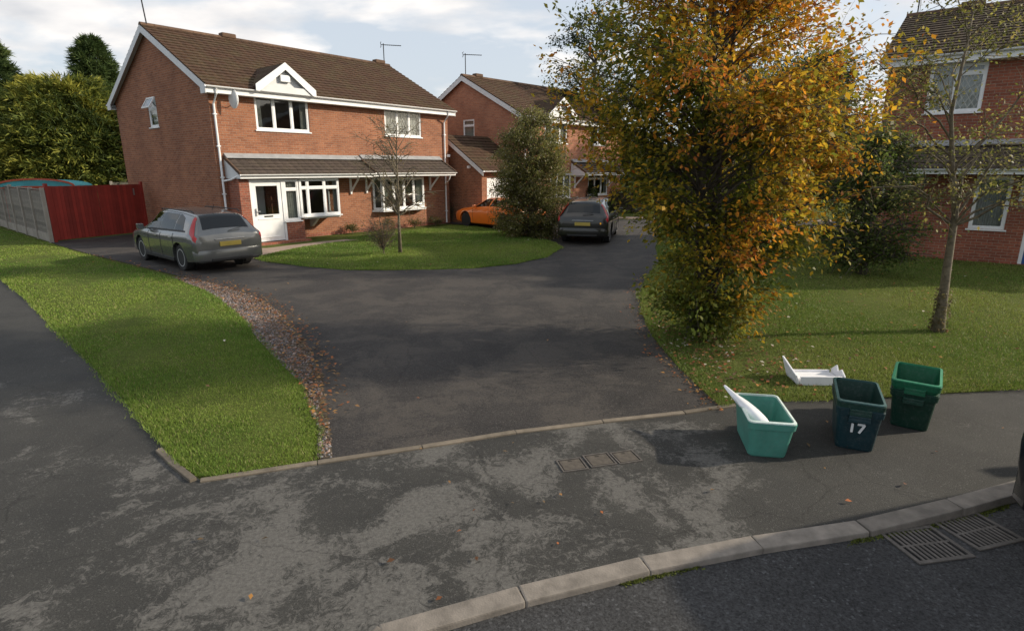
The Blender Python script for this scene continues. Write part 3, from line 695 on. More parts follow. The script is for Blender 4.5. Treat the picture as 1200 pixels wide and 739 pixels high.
def dormer(parent, xc, wd, zb, zt, ov, D, ridge, eave, tile='tile'):
    "small gablet breaking the eave: boarded triangle, barge boards, little tiled roof running back"
    k = (ridge - eave) / (D / 2); y0 = -ov - .05
    a, b = xc - wd / 2, xc + wd / 2
    yb = (zt - eave) / k  # where its ridge meets the main slope
    r = MB()
    for x in (a - .06, b + .06):
        n = 4
        yend = (zb - eave) / k
        s = [(x, y0 - .1, zb), (xc, y0 - .1, zt + .05), (xc, yb + .15, zt + .05), (x, max(yend, -.1) + .2, zb)]
        r.add([Vector(p) for p in s] + [Vector(p) - Vector((0, 0, .05)) for p in s], [(0, 1, 2, 3), (4, 7, 6, 5), (0, 4, 5, 1), (3, 2, 6, 7), (0, 3, 7, 4)])
    R = r.build('gablet_roof', M[tile], parent)
    MB().prism([(a + .06, y0 + .05, zb - .05), (b - .06, y0 + .05, zb - .05), (xc, y0 + .05, zt - .08)], (0, .05, 0)).build('gablet_board', M['soffit'], R)
    m = MB()
    for x in (a - .1, b + .1):
        sg = 1 if x < xc else -1
        m.prism([(x, y0 - .12, zb - .16), (x, y0 - .12, zb + .05), (xc, y0 - .12, zt + .06), (xc, y0 - .12, zt - .17), (x + sg * .12, y0 - .12, zb - .16)], (0, .03, 0))
    m.build('barge_board', M['white'], R)
    return R

def interior(parent, L, D, zs):
    m = MB()
    for z in zs: m.quad((.2, .2, z), (L - .2, .2, z), (L - .2, D - .2, z), (.2, D - .2, z))
    m.quad((.15, 1.6, 0), (L - .15, 1.6, 0), (L - .15, 1.6, zs[-1]), (.15, 1.6, zs[-1]))
    return m.build('interior', M['wood_int'], parent, recalc=False)

def house_shell(parent, L, D, eave, ridge, fh, gh, bmat, gright=()):
    w = MB()
    wall_grid(w, lambda u, z, d: (u, d, z), L, eave, fh)
    wall_grid(w, lambda u, z, d: (d, u, z), D, eave, gh)
    wall_grid(w, lambda u, z, d: (L - d, u, z), D, eave, gright)
    wall_grid(w, lambda u, z, d: (u, D - d, z), L, eave, ())
    for x in (0, L): w.add([(x, 0, eave), (x, D, eave), (x, D / 2, ridge)], [(0, 1, 2)])
    o = w.build('wall', M[bmat], parent, recalc=False)
    return o

HD1 = radians(39.5)
# ================================================================== the near pair of brick houses
H1 = empty('brick_house', (G(265, 287)[0], G(265, 287)[1], 0), pi / 2 - HD1, label='near two-storey red brick house with white porch, bay windows and small gablet over the eave', cat='house')
L1, D1, E1, R1 = 10.55, 8.3, 5.12, 7.28
holes = [(1.5, 3.52, 3.78, 5.02), (6.97, 8.95, 3.81, 5.0), (2.5, 4.0, .85, 2.12), (6.2, 8.9, .85, 2.12), (.8, 1.6, .1, 2.1)]
house_shell(H1, L1, D1, E1, R1, holes, [(4.22, 5.1, 4.0, 5.16)][:1] and [(4.22, 5.02, 3.98, 5.02)], 'brick')
interior(H1, L1, D1, (.02, 2.55, 5.05))
RF1, ze1 = gable_roof(H1, L1, D1, E1, R1)
window(H1, (1.5, .02, 3.78), 0, 2.02, 1.24, (.34, .67), curtain=.14, t=.06)
window(H1, (6.97, .02, 3.81), 0, 1.98, 1.19, (.34, .67), curtain='full', lead=.17)
# gable bathroom window with its top light pushed open
gw = window(H1, (.02, 5.02, 3.98), -pi / 2, .8, 1.04, (), transom={0: .62}, curtain='full')
ol = MB(); ol.bar((.06, -.02, 1.02), (.06, -.23, .68), .05, .04); ol.bar((.74, -.02, 1.02), (.74, -.23, .68), .05, .04); ol.bar((.04, -.03, 1.01), (.76, -.03, 1.01), .05, .05); ol.bar((.04, -.23, .68), (.76, -.23, .68), .05, .05)
og = ol.build('open_light', M['white'], gw); MB().quad((.08, -.04, 1.0), (.72, -.04, 1.0), (.72, -.22, .70), (.08, -.22, .70)).build('pane', M['glass'], gw, recalc=False)
MB().box(1.5, 3.52, -.02, -.002, 5.022, 5.14).build('window_head_board', M['soffit'], H1)
dormer(H1, 2.48, 2.02, 5.14, 5.92, .32, D1, R1, E1)
MB().box(1.56, 3.4, -.452, -.436, 4.99, 5.2).build('gablet_board', M['soffit'], H1)
ab = MB(); ab.box(2.3, 2.66, -.43, -.33, 5.36, 5.58); ab.build('alarm_box', M['white'], H1, bevel=.02)
# porch: brick returns, door, side light over a brick pier
pw = MB()
px0, px1, py = .28, 2.5, -.8
pw.quad((px0, py, -.3), (px0, 0, -.3), (px0, 0, 2.3), (px0, py, 2.3))
pw.quad((px0 + .1, py, -.3), (px0 + .1, 0, -.3), (px0 + .1, 0, 2.3), (px0 + .1, py, 2.3))
pw.quad((px0, py, -.3), (.62, py, -.3), (.62, py, 2.14), (px0, py, 2.14)); pw.quad((.62, py, -.3), (.62, py + .1, -.3), (.62, py + .1, 2.14), (.62, py, 2.14))
pw.quad((1.82, py, -.3), (px1, py, -.3), (px1, py, .72), (1.82, py, .72)); pw.quad((px1, py, -.3), (px1, 0, -.3), (px1, 0, .72), (px1, py, .72))
pw.quad((1.82, py, .72), (px1, py, .72), (px1, 0, .72), (1.82, 0, .72)); pw.quad((1.82, py, -.3), (1.82, 0, -.3), (1.82, 0, .72), (1.82, py, .72))
pw.build('porch_wall', M['brick3'], H1, recalc=False)
MB().box(.45, 2.55, -1.1, -.805, -.2, .06).build('doorstep', M['brick3'], H1, bevel=.01)
d = MB(); d.box(.622, .70, -.79, -.70, .06, 2.14); d.box(1.74, 1.818, -.79, -.70, .06, 2.14); d.box(.702, 1.738, -.79, -.70, 2.06, 2.14)
DF = d.build('door_frame', M['white'], H1)
d = MB(); d.box(.705, 1.735, -.77, -.72, .08, .98); d.box(.705, .84, -.77, -.72, .981, 2.05); d.box(1.60, 1.735, -.77, -.72, .981, 2.05); d.box(.841, 1.599, -.77, -.72, 1.93, 2.05)
d.box(.82, 1.62, -.785, -.771, .2, .24); d.box(.82, 1.62, -.785, -.771, .82, .86)
DR = d.build('door', M['white'], H1, bevel=.004)
MB().quad((.84, -.745, .98), (1.6, -.745, .98), (1.6, -.745, 1.93), (.84, -.745, 1.93)).build('pane', M['glass'], DR, recalc=False)
h = MB(); h.box(.75, .79, -.80, -.772, .95, 1.2); h.tube([(.77, -.80, 1.1), (.77, -.83, 1.1), (.9, -.83, 1.1)], .012, 6); h.build('handle', M['metal'], DR)
MB().box(1.05, 1.35, -.79, -.772, .90, .945).build('letter_slot', M['dark'], DR)
inn = MB(); inn.box(.9, 1.5, -.03, -.01, .1, 2.0); inn.build('inner_door', M['white'], H1)
window(H1, (1.82, -.79, .72), 0, .56, 1.42, (), transom={0: .76}, curtain='full', t=.06)
window(H1, (2.42, -.79, .84), 0, 1.62, 1.31, (.2, .62), transom={0: .76, 1: .76, 2: .76}, t=.06, curtain=.12)
window(H1, (4.045, -.78, .84), pi / 2, .72, 1.31, (), t=.06)
MB().box(2.56, 4.08, -.72, -.002, .73, .79).build('bay_base', M['white'], H1); MB().box(2.505, 4.08, -.70, -.002, 2.151, 2.165).build('bay_head', M['soffit'], H1)
cb = MB(); cb.prism([(3.2, -.55, .72), (3.2, -.002, .72), (3.2, -.002, .38), (3.2, -.12, .40)], (.1, 0, 0)); cb.build('corbel', M['white'], H1)
# second bay, angled at both sides
window(H1, (6.42, -.34, .85), 0, 2.26, 1.28, (.26, .5, .74), t=.06, curtain=.16)
window(H1, (6.16, -.02, .85), -radians(50.9), .40, 1.28, (), t=.05, sill=False); window(H1, (8.69, -.33, .85), radians(50.9), .40, 1.28, (), t=.05, sill=False)
MB().prism([(6.1, -.002, .76), (6.38, -.38, .76), (8.72, -.38, .76), (9.0, -.002, .76)], (0, 0, .08)).build('bay_base', M['white'], H1)
canopy(H1, .28, 5.56, 2.86, 2.34, 1.0, ends=(True, False), brackets=(5.1,)); canopy(H1, 5.62, 9.98, 2.90, 2.36, 1.0, brackets=(5.85, 9.33))
downpipe(H1, [(.12, -.36, ze1 - .1), (.12, -.34, ze1 - .25), (.12, -.06, ze1 - .55), (.12, -.06, 1.9), (.12, -.06, .05)])
downpipe(H1, [(10.28, -.36, ze1 - .1), (10.28, -.34, ze1 - .25), (10.28, -.06, ze1 - .55), (10.28, -.06, .05)])
downpipe(H1, [(9.7, -1.0, 2.3), (9.7, -.9, 2.05), (10.2, -.12, 1.75)], .03)
downpipe(H1, [(.3, -.95, 2.3), (.2, -.5, 2.15), (.14, -.1, 2.1)], .03)
# dish
ds = MB(); ds.tube([(.78, -.02, 4.55), (.78, -.22, 4.55), (.70, -.3, 4.62)], .016, 6)
nseg = 16
for i in range(3):
    for k in range(nseg):
        def P_(ri, kk):
            a = 2 * pi * kk / nseg; r_ = .28 * ri / 3; return Vector((.68 - .02 + r_ * .35 * cos(a), -.42 + .30 * (ri / 3) ** 2 * .35 + r_ * .55 * cos(a) * -.9, 4.68 + r_ * sin(a) * 1.1))
        ds.quad(P_(i, k), P_(i, k + 1), P_(i + 1, k + 1), P_(i + 1, k))
ds.build('satellite_dish', M['soffit'], H1, recalc=False, smooth=True)
aerial(H1, .02, D1 / 2 - .1, R1 + .1, .95, -.5, -.08); aerial(H1, L1 - .1, D1 / 2, R1 + .1, .95, -.6)
for x in (2.6, L1 - .7): MB().box(x, x + .55, D1 / 2 - .16, D1 / 2 + .16, R1 + .1, R1 + .27).build('ridge_vent', M['ridge'], H1, bevel=.04)
MB().box(.3, 10.4, -.012, -.002, -.1, .12).build('plinth', M['brick3'], H1)
so = MB(); so.box(L1 - .12, L1, -.14, -.002, 3.0, 3.12); so.build('security_lamp', M['white'], H1, bevel=.03)

# ================================================================== second house with its garage
HD2 = radians(43.5)
C2 = Vector((.46, 28.75, 0))
H2 = empty('brick_house', C2, pi / 2 - HD2, label='second red brick house with low garage wing beside the orange coupe', cat='house')
L2, D2, E2, R2 = 8.6, 8.0, 5.0, 7.0
house_shell(H2, L2, D2, E2, R2, [(1.7, 3.5, 3.75, 4.9), (5.5, 7.0, 3.75, 4.9), (2.2, 3.9, 1.0, 2.25), (5.45, 7.35, 1.05, 2.25)], [(3.3, 4.15, 4.05, 4.95)], 'brick2')
interior(H2, L2, D2, (.02, 2.5, 4.95))
RF2, ze2 = gable_roof(H2, L2, D2, E2, R2)
window(H2, (1.7, .02, 3.75), 0, 1.8, 1.15, (.34, .67), curtain='full'); window(H2, (5.5, .02, 3.75), 0, 1.5, 1.15, (.5,), curtain=.2)
window(H2, (2.2, .02, 1.0), 0, 1.7, 1.25, (.34, .67), curtain=.2); window(H2, (5.45, .02, 1.05), 0, 1.9, 1.2, (.34, .67), transom={0: .75, 1: .75, 2: .75}, curtain=.12)
window(H2, (.02, 4.15, 4.05), -pi / 2, .85, .9, (), transom={0: .66}, curtain='full')
dormer(H2, 2.6, 2.1, 5.0, 5.85, .32, D2, R2, E2)
canopy(H2, 3.9, 7.75, 2.85, 2.3, 1.0, brackets=(4.2, 7.4)); aerial(H2, .1, D2 / 2, R2 + .1, 1.05, -.6)
MB().box(.7, 1.2, D2 / 2 - .16, D2 / 2 + .16, R2 + .1, R2 + .27).build('ridge_vent', M['ridge'], H2, bevel=.04)
downpipe(H2, [(.2, -.36, ze2 - .1), (.2, -.34, ze2 - .25), (.2, -.06, ze2 - .55), (.2, -.06, .05)])
# garage wing (its own gable to the left)
gx0, gx1, gy0, gy1, ge, gr = -2.75, -.01, -.1, 4.8, 2.45, 3.95
g = MB(); 
wall_grid(g, lambda u, z, d: (gx0 + u, gy0 + d, z), gx1 - gx0, ge, [(.32, 2.45, -.05, 2.1)]); wall_grid(g, lambda u, z, d: (gx0 + d, gy0 + u, z), gy1 - gy0, ge, ())
g.add([(gx0, gy0, ge), (gx0, gy1, ge), (gx0, (gy0 + gy1) / 2, gr)], [(0, 1, 2)]); wall_grid(g, lambda u, z, d: (gx0 + u, gy1 - d, z), gx1 - gx0, ge, ())
g.build('garage_wall', M['brick'], H2, recalc=False)
ym = (gy0 + gy1) / 2; kk = (gr - ge) / (ym - gy0)
g = MB(); tiled_slope(g, gx0 - .15, -.004, gy0 - .25, ge - .25 * kk + .1, ym, gr + .1); tiled_slope(g, gx0 - .15, -.004, gy1 + .25, ge - .25 * kk + .1, ym, gr + .1)
GR = g.build('garage_roof', M['tile'], H2, recalc=False)
g = MB(); x = gx0 - .175
for y0 in (gy0 - .26, gy1 + .26): g.prism([(x, y0, ge - .25 * kk - .12), (x, y0, ge - .25 * kk + .07), (x, ym, gr + .07), (x, ym, gr - .13)], (.022, 0, 0))
g.build('barge_board', M['soffit'], GR); gutter(GR, gx0 - .15, -.02, gy0 - .31, ge - .06, .05)
g = MB(); g.box(gx0 + .33, gx0 + 2.44, gy0 + .08, gy0 + .12, .0, 2.09)
for i in range(9): g.box(gx0 + .36, gx0 + 2.41, gy0 + .06, gy0 + .079, .06 + i * .225, .06 + i * .225 + .19)
g.build('garage_door', M['white'], H2, bevel=.004)
g = MB(); g.box(gx0 - .14, gx0 - .002, .6, .74, 2.5, 2.62); g.build('security_lamp', M['white'], H2, bevel=.03)

# ================================================================== right-hand house, its front in shade
HD3 = radians(127.5)
A3 = Vector((12.62, 15.25, 0)); e3 = Vector((sin(HD3), cos(HD3), 0))
H3 = empty('brick_house', A3 - e3 * 2.85, pi / 2 - HD3, label='dark red brick house at right edge with leaded upstairs window behind the small tree', cat='house')
L3, D3, E3, R3 = 7.2, 8.2, 5.42, 7.15
house_shell(H3, L3, D3, E3, R3, [(.95, 2.15, 3.93, 5.13), (4.9, 6.4, 3.93, 5.13), (2.35, 3.1, .95, 2.3), (3.5, 4.4, .1, 2.2), (4.95, 6.5, .95, 2.2)], (), 'brick3')
interior(H3, L3, D3, (.02, 2.5, 5.3))
RF3, ze3 = gable_roof(H3, L3, D3, E3, R3, tile='tile3')
window(H3, (.95, .02, 3.93), 0, 1.2, 1.2, (.5,), transom={1: .80}, curtain='full', lead=.14); window(H3, (4.9, .02, 3.93), 0, 1.5, 1.2, (.34, .67), curtain=.2)
window(H3, (2.35, .02, .95), 0, .75, 1.35, (), curtain='full'); window(H3, (4.95, .02, .95), 0, 1.55, 1.25, (.34, .67), curtain=.2)
d = MB(); d.box(3.5, 3.58, .02, .1, .1, 2.2); d.box(4.32, 4.4, .02, .1, .1, 2.2); d.box(3.58, 4.32, .02, .1, 2.12, 2.2); d.build('door_frame', M['white'], H3)
M['blue_door'] = paint('blue_door_paint', (.03, .09, .30), .35)
d = MB(); d.box(3.585, 4.315, .04, .08, .1, 2.115)
for a, b in ((.25, .9), (1.1, 1.9)): d.box(3.67, 3.92, .025, .039, a, b); d.box(3.98, 4.23, .025, .039, a, b)
d.build('door', M['blue_door'], H3, bevel=.004)
canopy(H3, .05, 7.1, 3.1, 2.52, 1.0, brackets=(.3, 3.3, 4.6, 6.9))
aerial(H3, .1, D3 / 2, R3 + .1, 1.2, .5); MB().box(1.2, 1.8, D3 / 2 - .16, D3 / 2 + .16, R3 + .1, R3 + .27).build('ridge_vent', M['ridge'], H3, bevel=.04)
MB().box(.65, .93, -.09, -.002, 2.0, 2.3).build('meter_box', M['soffit'], H3, bevel=.01)

# ================================================================== fence, gates, shed
def concrete_fence(p0, dirv, n, label):
    "slotted concrete posts with gravel boards and woven panels"
    f = empty('garden_fence', (*p0, 0), math.atan2(dirv[1], dirv[0]), label=label, cat='fence')
    for i in range(n + 1):
        MB().box(i * 1.83 - .06, i * 1.83 + .06, -.06, .06, -.1, 1.86 + random.uniform(-.02, .02)).build('post', M['post'], f, bevel=.01)
    for i in range(n):
        x0 = i * 1.83 + .062; x1 = (i + 1) * 1.83 - .062
        MB().box(x0, x1, -.03, .03, 0, .3).build('gravel_board', M['post'], f, bevel=.006)
        m = MB(); z = .305
        while z < 1.70: m.box(x0 + .001, x1 - .001, -.012 + random.uniform(-.004, .004), .006, z, z + .125); m.hexa([(x0 + .002, -.022, z), (x1 - .002, -.022, z), (x1 - .002, -.014, z + .13), (x0 + .002, -.014, z + .13), (x0 + .002, -.018, z), (x1 - .002, -.018, z), (x1 - .002, -.01, z + .13), (x0 + .002, -.01, z + .13)][:0] or [(x0 + .002, -.034, z), (x1 - .002, -.034, z), (x1 - .002, -.013, z), (x0 + .002, -.013, z), (x0 + .002, -.020, z + .13), (x1 - .002, -.020, z + .13), (x1 - .002, -.0125, z + .13), (x0 + .002, -.0125, z + .13)]); z += .11
        for xx in (x0 + .03, (x0 + x1) / 2, x1 - .03): m.box(xx - .02, xx + .02, -.055, -.035, .31, 1.78)
        m.box(x0, x1, -.05, .03, 1.785, 1.81)
        m.build('panel', M['fence_wood'], f)
    return f
M['post'] = paint('concrete_post', (.30, .27, .23), .9, .2, 3, bmp=.6)
M['fence_wood'] = paint('weathered_fence_wood', (.20, .18, .15), .9, .3, 8)
M['red_wood'] = paint('red_stained_wood', (.29, .030, .020), .6, .18, 2.5)
fa = Vector(G(61, 284)); fb = Vector((-24.0, 27.0)); fd = (fb - fa).normalized()
concrete_fence(fa, fd, 7, 'grey timber panel fence with concrete posts along the verge')
ga = Vector((-16.0, 20.15, 0)); gb_ = Vector((-14.62, 23.3, 0)); 
gd = (gb_ - ga); gl = gd.length; gate = empty('driveway_gate', ga, math.atan2(gd.y, gd.x), label='tall solid red timber gates between the fence and the house gable', cat='gate')
for k in range(2):
    a, b = (.1, gl / 2 - .006) if k == 0 else (gl / 2 + .006, gl - .08)
    m = MB(); x = a
    while x < b - .03: x2 = min(x + .118, b); m.box(x, x2 - .006, -.02 + random.uniform(-.002, .002), .0, .06, 1.90 + .006 * random.random()); x = x2
    m.build('gate_leaf', M['red_wood'], gate)
    m = MB(); 
    for z in (.2, 1.0, 1.7): m.box(a, b, .002, .04, z, z + .1)
    m.build('rail', M['red_wood'], gate)
m = MB(); m.box(0, .098, -.05, .05, 0, 2.0); m.build('gate_post', M['red_wood'], gate); m = MB(); m.box(gl - .078, gl, -.05, .05, 0, 2.0); m.build('gate_post', M['red_wood'], gate)
MB().box(gl - .4, gl - .36, -.05, -.022, 1.5, 1.75).build('latch', M['metal'], gate)
# playhouse seen over the fence: red walls, arched turquoise roof
M['turq'] = paint('turquoise_sheet', (.05, .30, .33), .5, .2, 2); M['play_red'] = paint('playhouse_red', (.42, .07, .03), .6, .2, 3)
ph = empty('playhouse', (-20.2, 25.6, 0), radians(15), label='low red playhouse with a shallow arched turquoise roof behind the panel fence', cat='playhouse')
MB().box(-1.2, 1.2, -.8, .8, 0, 1.75).build('wall', M['play_red'], ph)
m = MB(); pts = [(1.4 * cos(pi * i / 12), .26 * sin(pi * i / 12)) for i in range(13)]
m.prism([(a, -.95, 1.76 + b) for a, b in pts], (0, 1.9, 0)); m.build('roof', M['turq'], ph)
m = MB(); pts = [(1.43 * cos(pi * i / 12), .30 * sin(pi * i / 12)) for i in range(13)]; m.prism([(a * .9, -.975, 1.70 + b * .3) for a, b in pts], (0, .02, 0))
for (a, b), (c, d_) in zip(pts, pts[1:]): m.bar((a, -.97, 1.77 + b), (c, -.97, 1.77 + d_), .05, .07)
m.build('roof_trim', M['play_red'], ph)
back = concrete_fence((-20.5, 30.2), Vector((.86, .5)), 4, 'pale timber fence at the garden end seen over the red gates')
#@@PART3
# ================================================================== cars
def boolean_cut(o, cutter):
    m = o.modifiers.new('b', 'BOOLEAN'); m.object = cutter; m.operation = 'DIFFERENCE'; m.solver = 'EXACT'
    dg = bpy.context.evaluated_depsgraph_get(); dg.update(); me = bpy.data.meshes.new_from_object(o.evaluated_get(dg)); o.modifiers.clear()
    old = o.data; o.data = me; cm = cutter.data; bpy.data.objects.remove(cutter)
    me.name = old.name
def car(name, st, loc, heading, wb, paintm, kind, rimm='rim', wr=.33, tr=.835, lights=True, **k):
    "st: stations rear to front (x, ws, zb, wb, zbelt, wr, ztop)"
    root = empty(name, (*loc, 0), heading, **k)
    st = np.array(st, float); n = len(st)
    # resample lengthwise with a monotone blend so panels stay smooth
    def S_(t):
        i = min(int(t), n - 2); f = t - i; p = st[i - 1] if i > 0 else 2 * st[0] - st[1]; q = st[i + 2] if i + 2 < n else 2 * st[-1] - st[-2]
        a, b = st[i], st[i + 1]; m0 = (b - p) / 2 * .55; m1 = (q - a) / 2 * .55
        return (2 * f ** 3 - 3 * f * f + 1) * a + (f ** 3 - 2 * f * f + f) * m0 + (-2 * f ** 3 + 3 * f * f) * b + (f ** 3 - f * f) * m1
    def ring(t):
        x, ws, zb, wbm, zl, wrf, zt = S_(t); h = zl - zb
        return [(x, 0, zb), (x, ws * .9, zb), (x, ws, zb + .06), (x, ws + (wbm - ws) * .6 + .02, zb + h * .45), (x, wbm + .012, zb + h * .72), (x, wbm, zl - .05), (x, wbm - .03, zl),
                (x, wrf + (wbm - .03 - wrf) * .5 + .012, zl + (zt - zl) * .5), (x, wrf + .015, zt - (zt - zl) * .12), (x, wrf - .07, zt - .012), (x, wrf * .5, zt + .012), (x, 0, zt + .018)]
    NR = 12
    def surf(t, s, side=1, off=0.0):
        r = ring(t); i = min(int(s), NR - 2); f = s - i; a, b = Vector(r[i]), Vector(r[i + 1]); p = a.lerp(b, f)
        if off:
            r2 = ring(min(t + .05, n - 1)); r1 = ring(max(t - .05, 0)); du = (Vector(r2[i]).lerp(Vector(r2[i + 1]), f) - Vector(r1[i]).lerp(Vector(r1[i + 1]), f)); dvv = b - a
            nn = dvv.cross(du).normalized() * -1
            if nn.y < 0 and s < 9.5: nn = -nn
            if s >= 9.5 and nn.z < 0 and abs(nn.z) > .1: nn = -nn
            p = p + nn * off
        return Vector((p.x, p.y * side, p.z))
    sub = 5; T = [i / sub for i in range((n - 1) * sub + 1)]
    V = []; F = []
    for t in T:
        r = ring(t); V += r + [(x, -y, z) for x, y, z in r[1:-1][::-1]]
    m_ = 2 * NR - 2
    for i in range(len(T) - 1):
        for j in range(m_): F.append((i * m_ + j, i * m_ + (j + 1) % m_, (i + 1) * m_ + (j + 1) % m_, (i + 1) * m_ + j))
    F.append(tuple(range(m_))); F.append(tuple((len(T) - 1) * m_ + j for j in range(m_))[::-1])
    mb = MB(); mb.add(V, F); body = mb.build('body', M[paintm], root, smooth=True)
    cut = MB(); xr, xf = -wb / 2, wb / 2
    for x in (xr, xf):
        for s in (1, -1): cut.tube([(x, s * .56, wr + .01), (x, s * 1.2, wr + .01)], wr + .05, 28)
    c = cut.build('cut', M['dark']); c.parent = root; bpy.context.view_layer.update(); boolean_cut(body, c)
    for p in body.data.polygons: p.use_smooth = True
    body.data.set_sharp_from_angle(angle=radians(38))
    ai = MB()
    for x in (xr, xf):
        for s in (1, -1): ai.tube([(x, s * .57, wr + .01), (x, s * .60, wr + .01)], wr + .05, 24)
    ai.build('wheel_housing', M['dark'], body)
    for x in (xr, xf):
        for s in (1, -1):
            w = MB(); y0, y1 = s * (tr - .19), s * (tr + .005)
            w.tube([(x, y0, wr), (x, y0 + s * .015, wr), (x, y1 - s * .025, wr), (x, y1, wr), (x, y1 - s * .006, wr)], [wr - .03, wr, wr, wr - .022, wr * .66], 28, cap=False)
            w.tube([(x, y0, wr), (x, y0 + s * .01, wr)], wr - .03, 28)
            ty = w.build('wheel', M['rubber'], root, smooth=True)
            ty.data.set_sharp_from_angle(angle=radians(40))
            r_ = MB(); yy = y1 - s * .012; r_.tube([(x, yy - s * .030, wr), (x, yy - s * .026, wr)], wr * .66, 24)
            ri = 24
            for q in range(7):
                a = 2 * pi * q / 7; d = Vector((cos(a), 0, sin(a))); r_.bar(Vector((x, yy - s * .01, wr)) + d * .03, Vector((x, yy - s * .004, wr)) + d * wr * .64, .05, .02, (0, 1, 0))
            for q in range(24):
                a = 2 * pi * q / 24; b = 2 * pi * (q + 1) / 24
                r_.bar((x + cos(a) * wr * .64, yy, wr + sin(a) * wr * .64), (x + cos(b) * wr * .64, yy, wr + sin(b) * wr * .64), .02, .024, (0, 1, 0))
            r_.tube([(x, yy - s * .02, wr), (x, yy + s * .004, wr)], .045, 12)
            rm = r_.build('rim', M[rimm], ty)
    def patch(nm, t0, t1, s0, s1, mat, off=.006, sides=(1, -1), nt_=8, ns=6, par=None, edge=None, one=False):
        res = []
        for sd_ in sides:
            g = MB()
            for i in range(nt_):
                for j in range(ns):
                    def q(a, b):
                        t = t0 + (t1 - t0) * a / nt_; s = s0 + (s1 - s0) * b / ns
                        if edge: t, s = edge(t, s, a / nt_, b / ns)
                        return surf(t, s, sd_, off)
                    g.quad(q(i, j), q(i + 1, j), q(i + 1, j + 1), q(i, j + 1))
            res.append(g.build(nm, M[mat], par or root, smooth=True, recalc=False))
        return res
    def across(nm, t0, t1, sfrom, mat, off=.006, nt_=6, w0=1.0, w1=1.0):
        g = MB(); ss = [sfrom + (11 - sfrom) * j / 8 for j in range(9)]
        cols_ = [(s, 1) for s in ss] + [(s, -1) for s in ss[-2::-1]]
        for i in range(nt_):
            for (sa, ka), (sb, kb_) in zip(cols_, cols_[1:]):
                f0 = i / nt_; f1 = (i + 1) / nt_
                g.quad(surf(t0 + (t1 - t0) * f0, sa, ka, off), surf(t0 + (t1 - t0) * f1, sa, ka, off), surf(t0 + (t1 - t0) * f1, sb, kb_, off), surf(t0 + (t1 - t0) * f0, sb, kb_, off))
        return g.build(nm, M[mat], root, smooth=True, recalc=False)
    return root, body, surf, patch, across

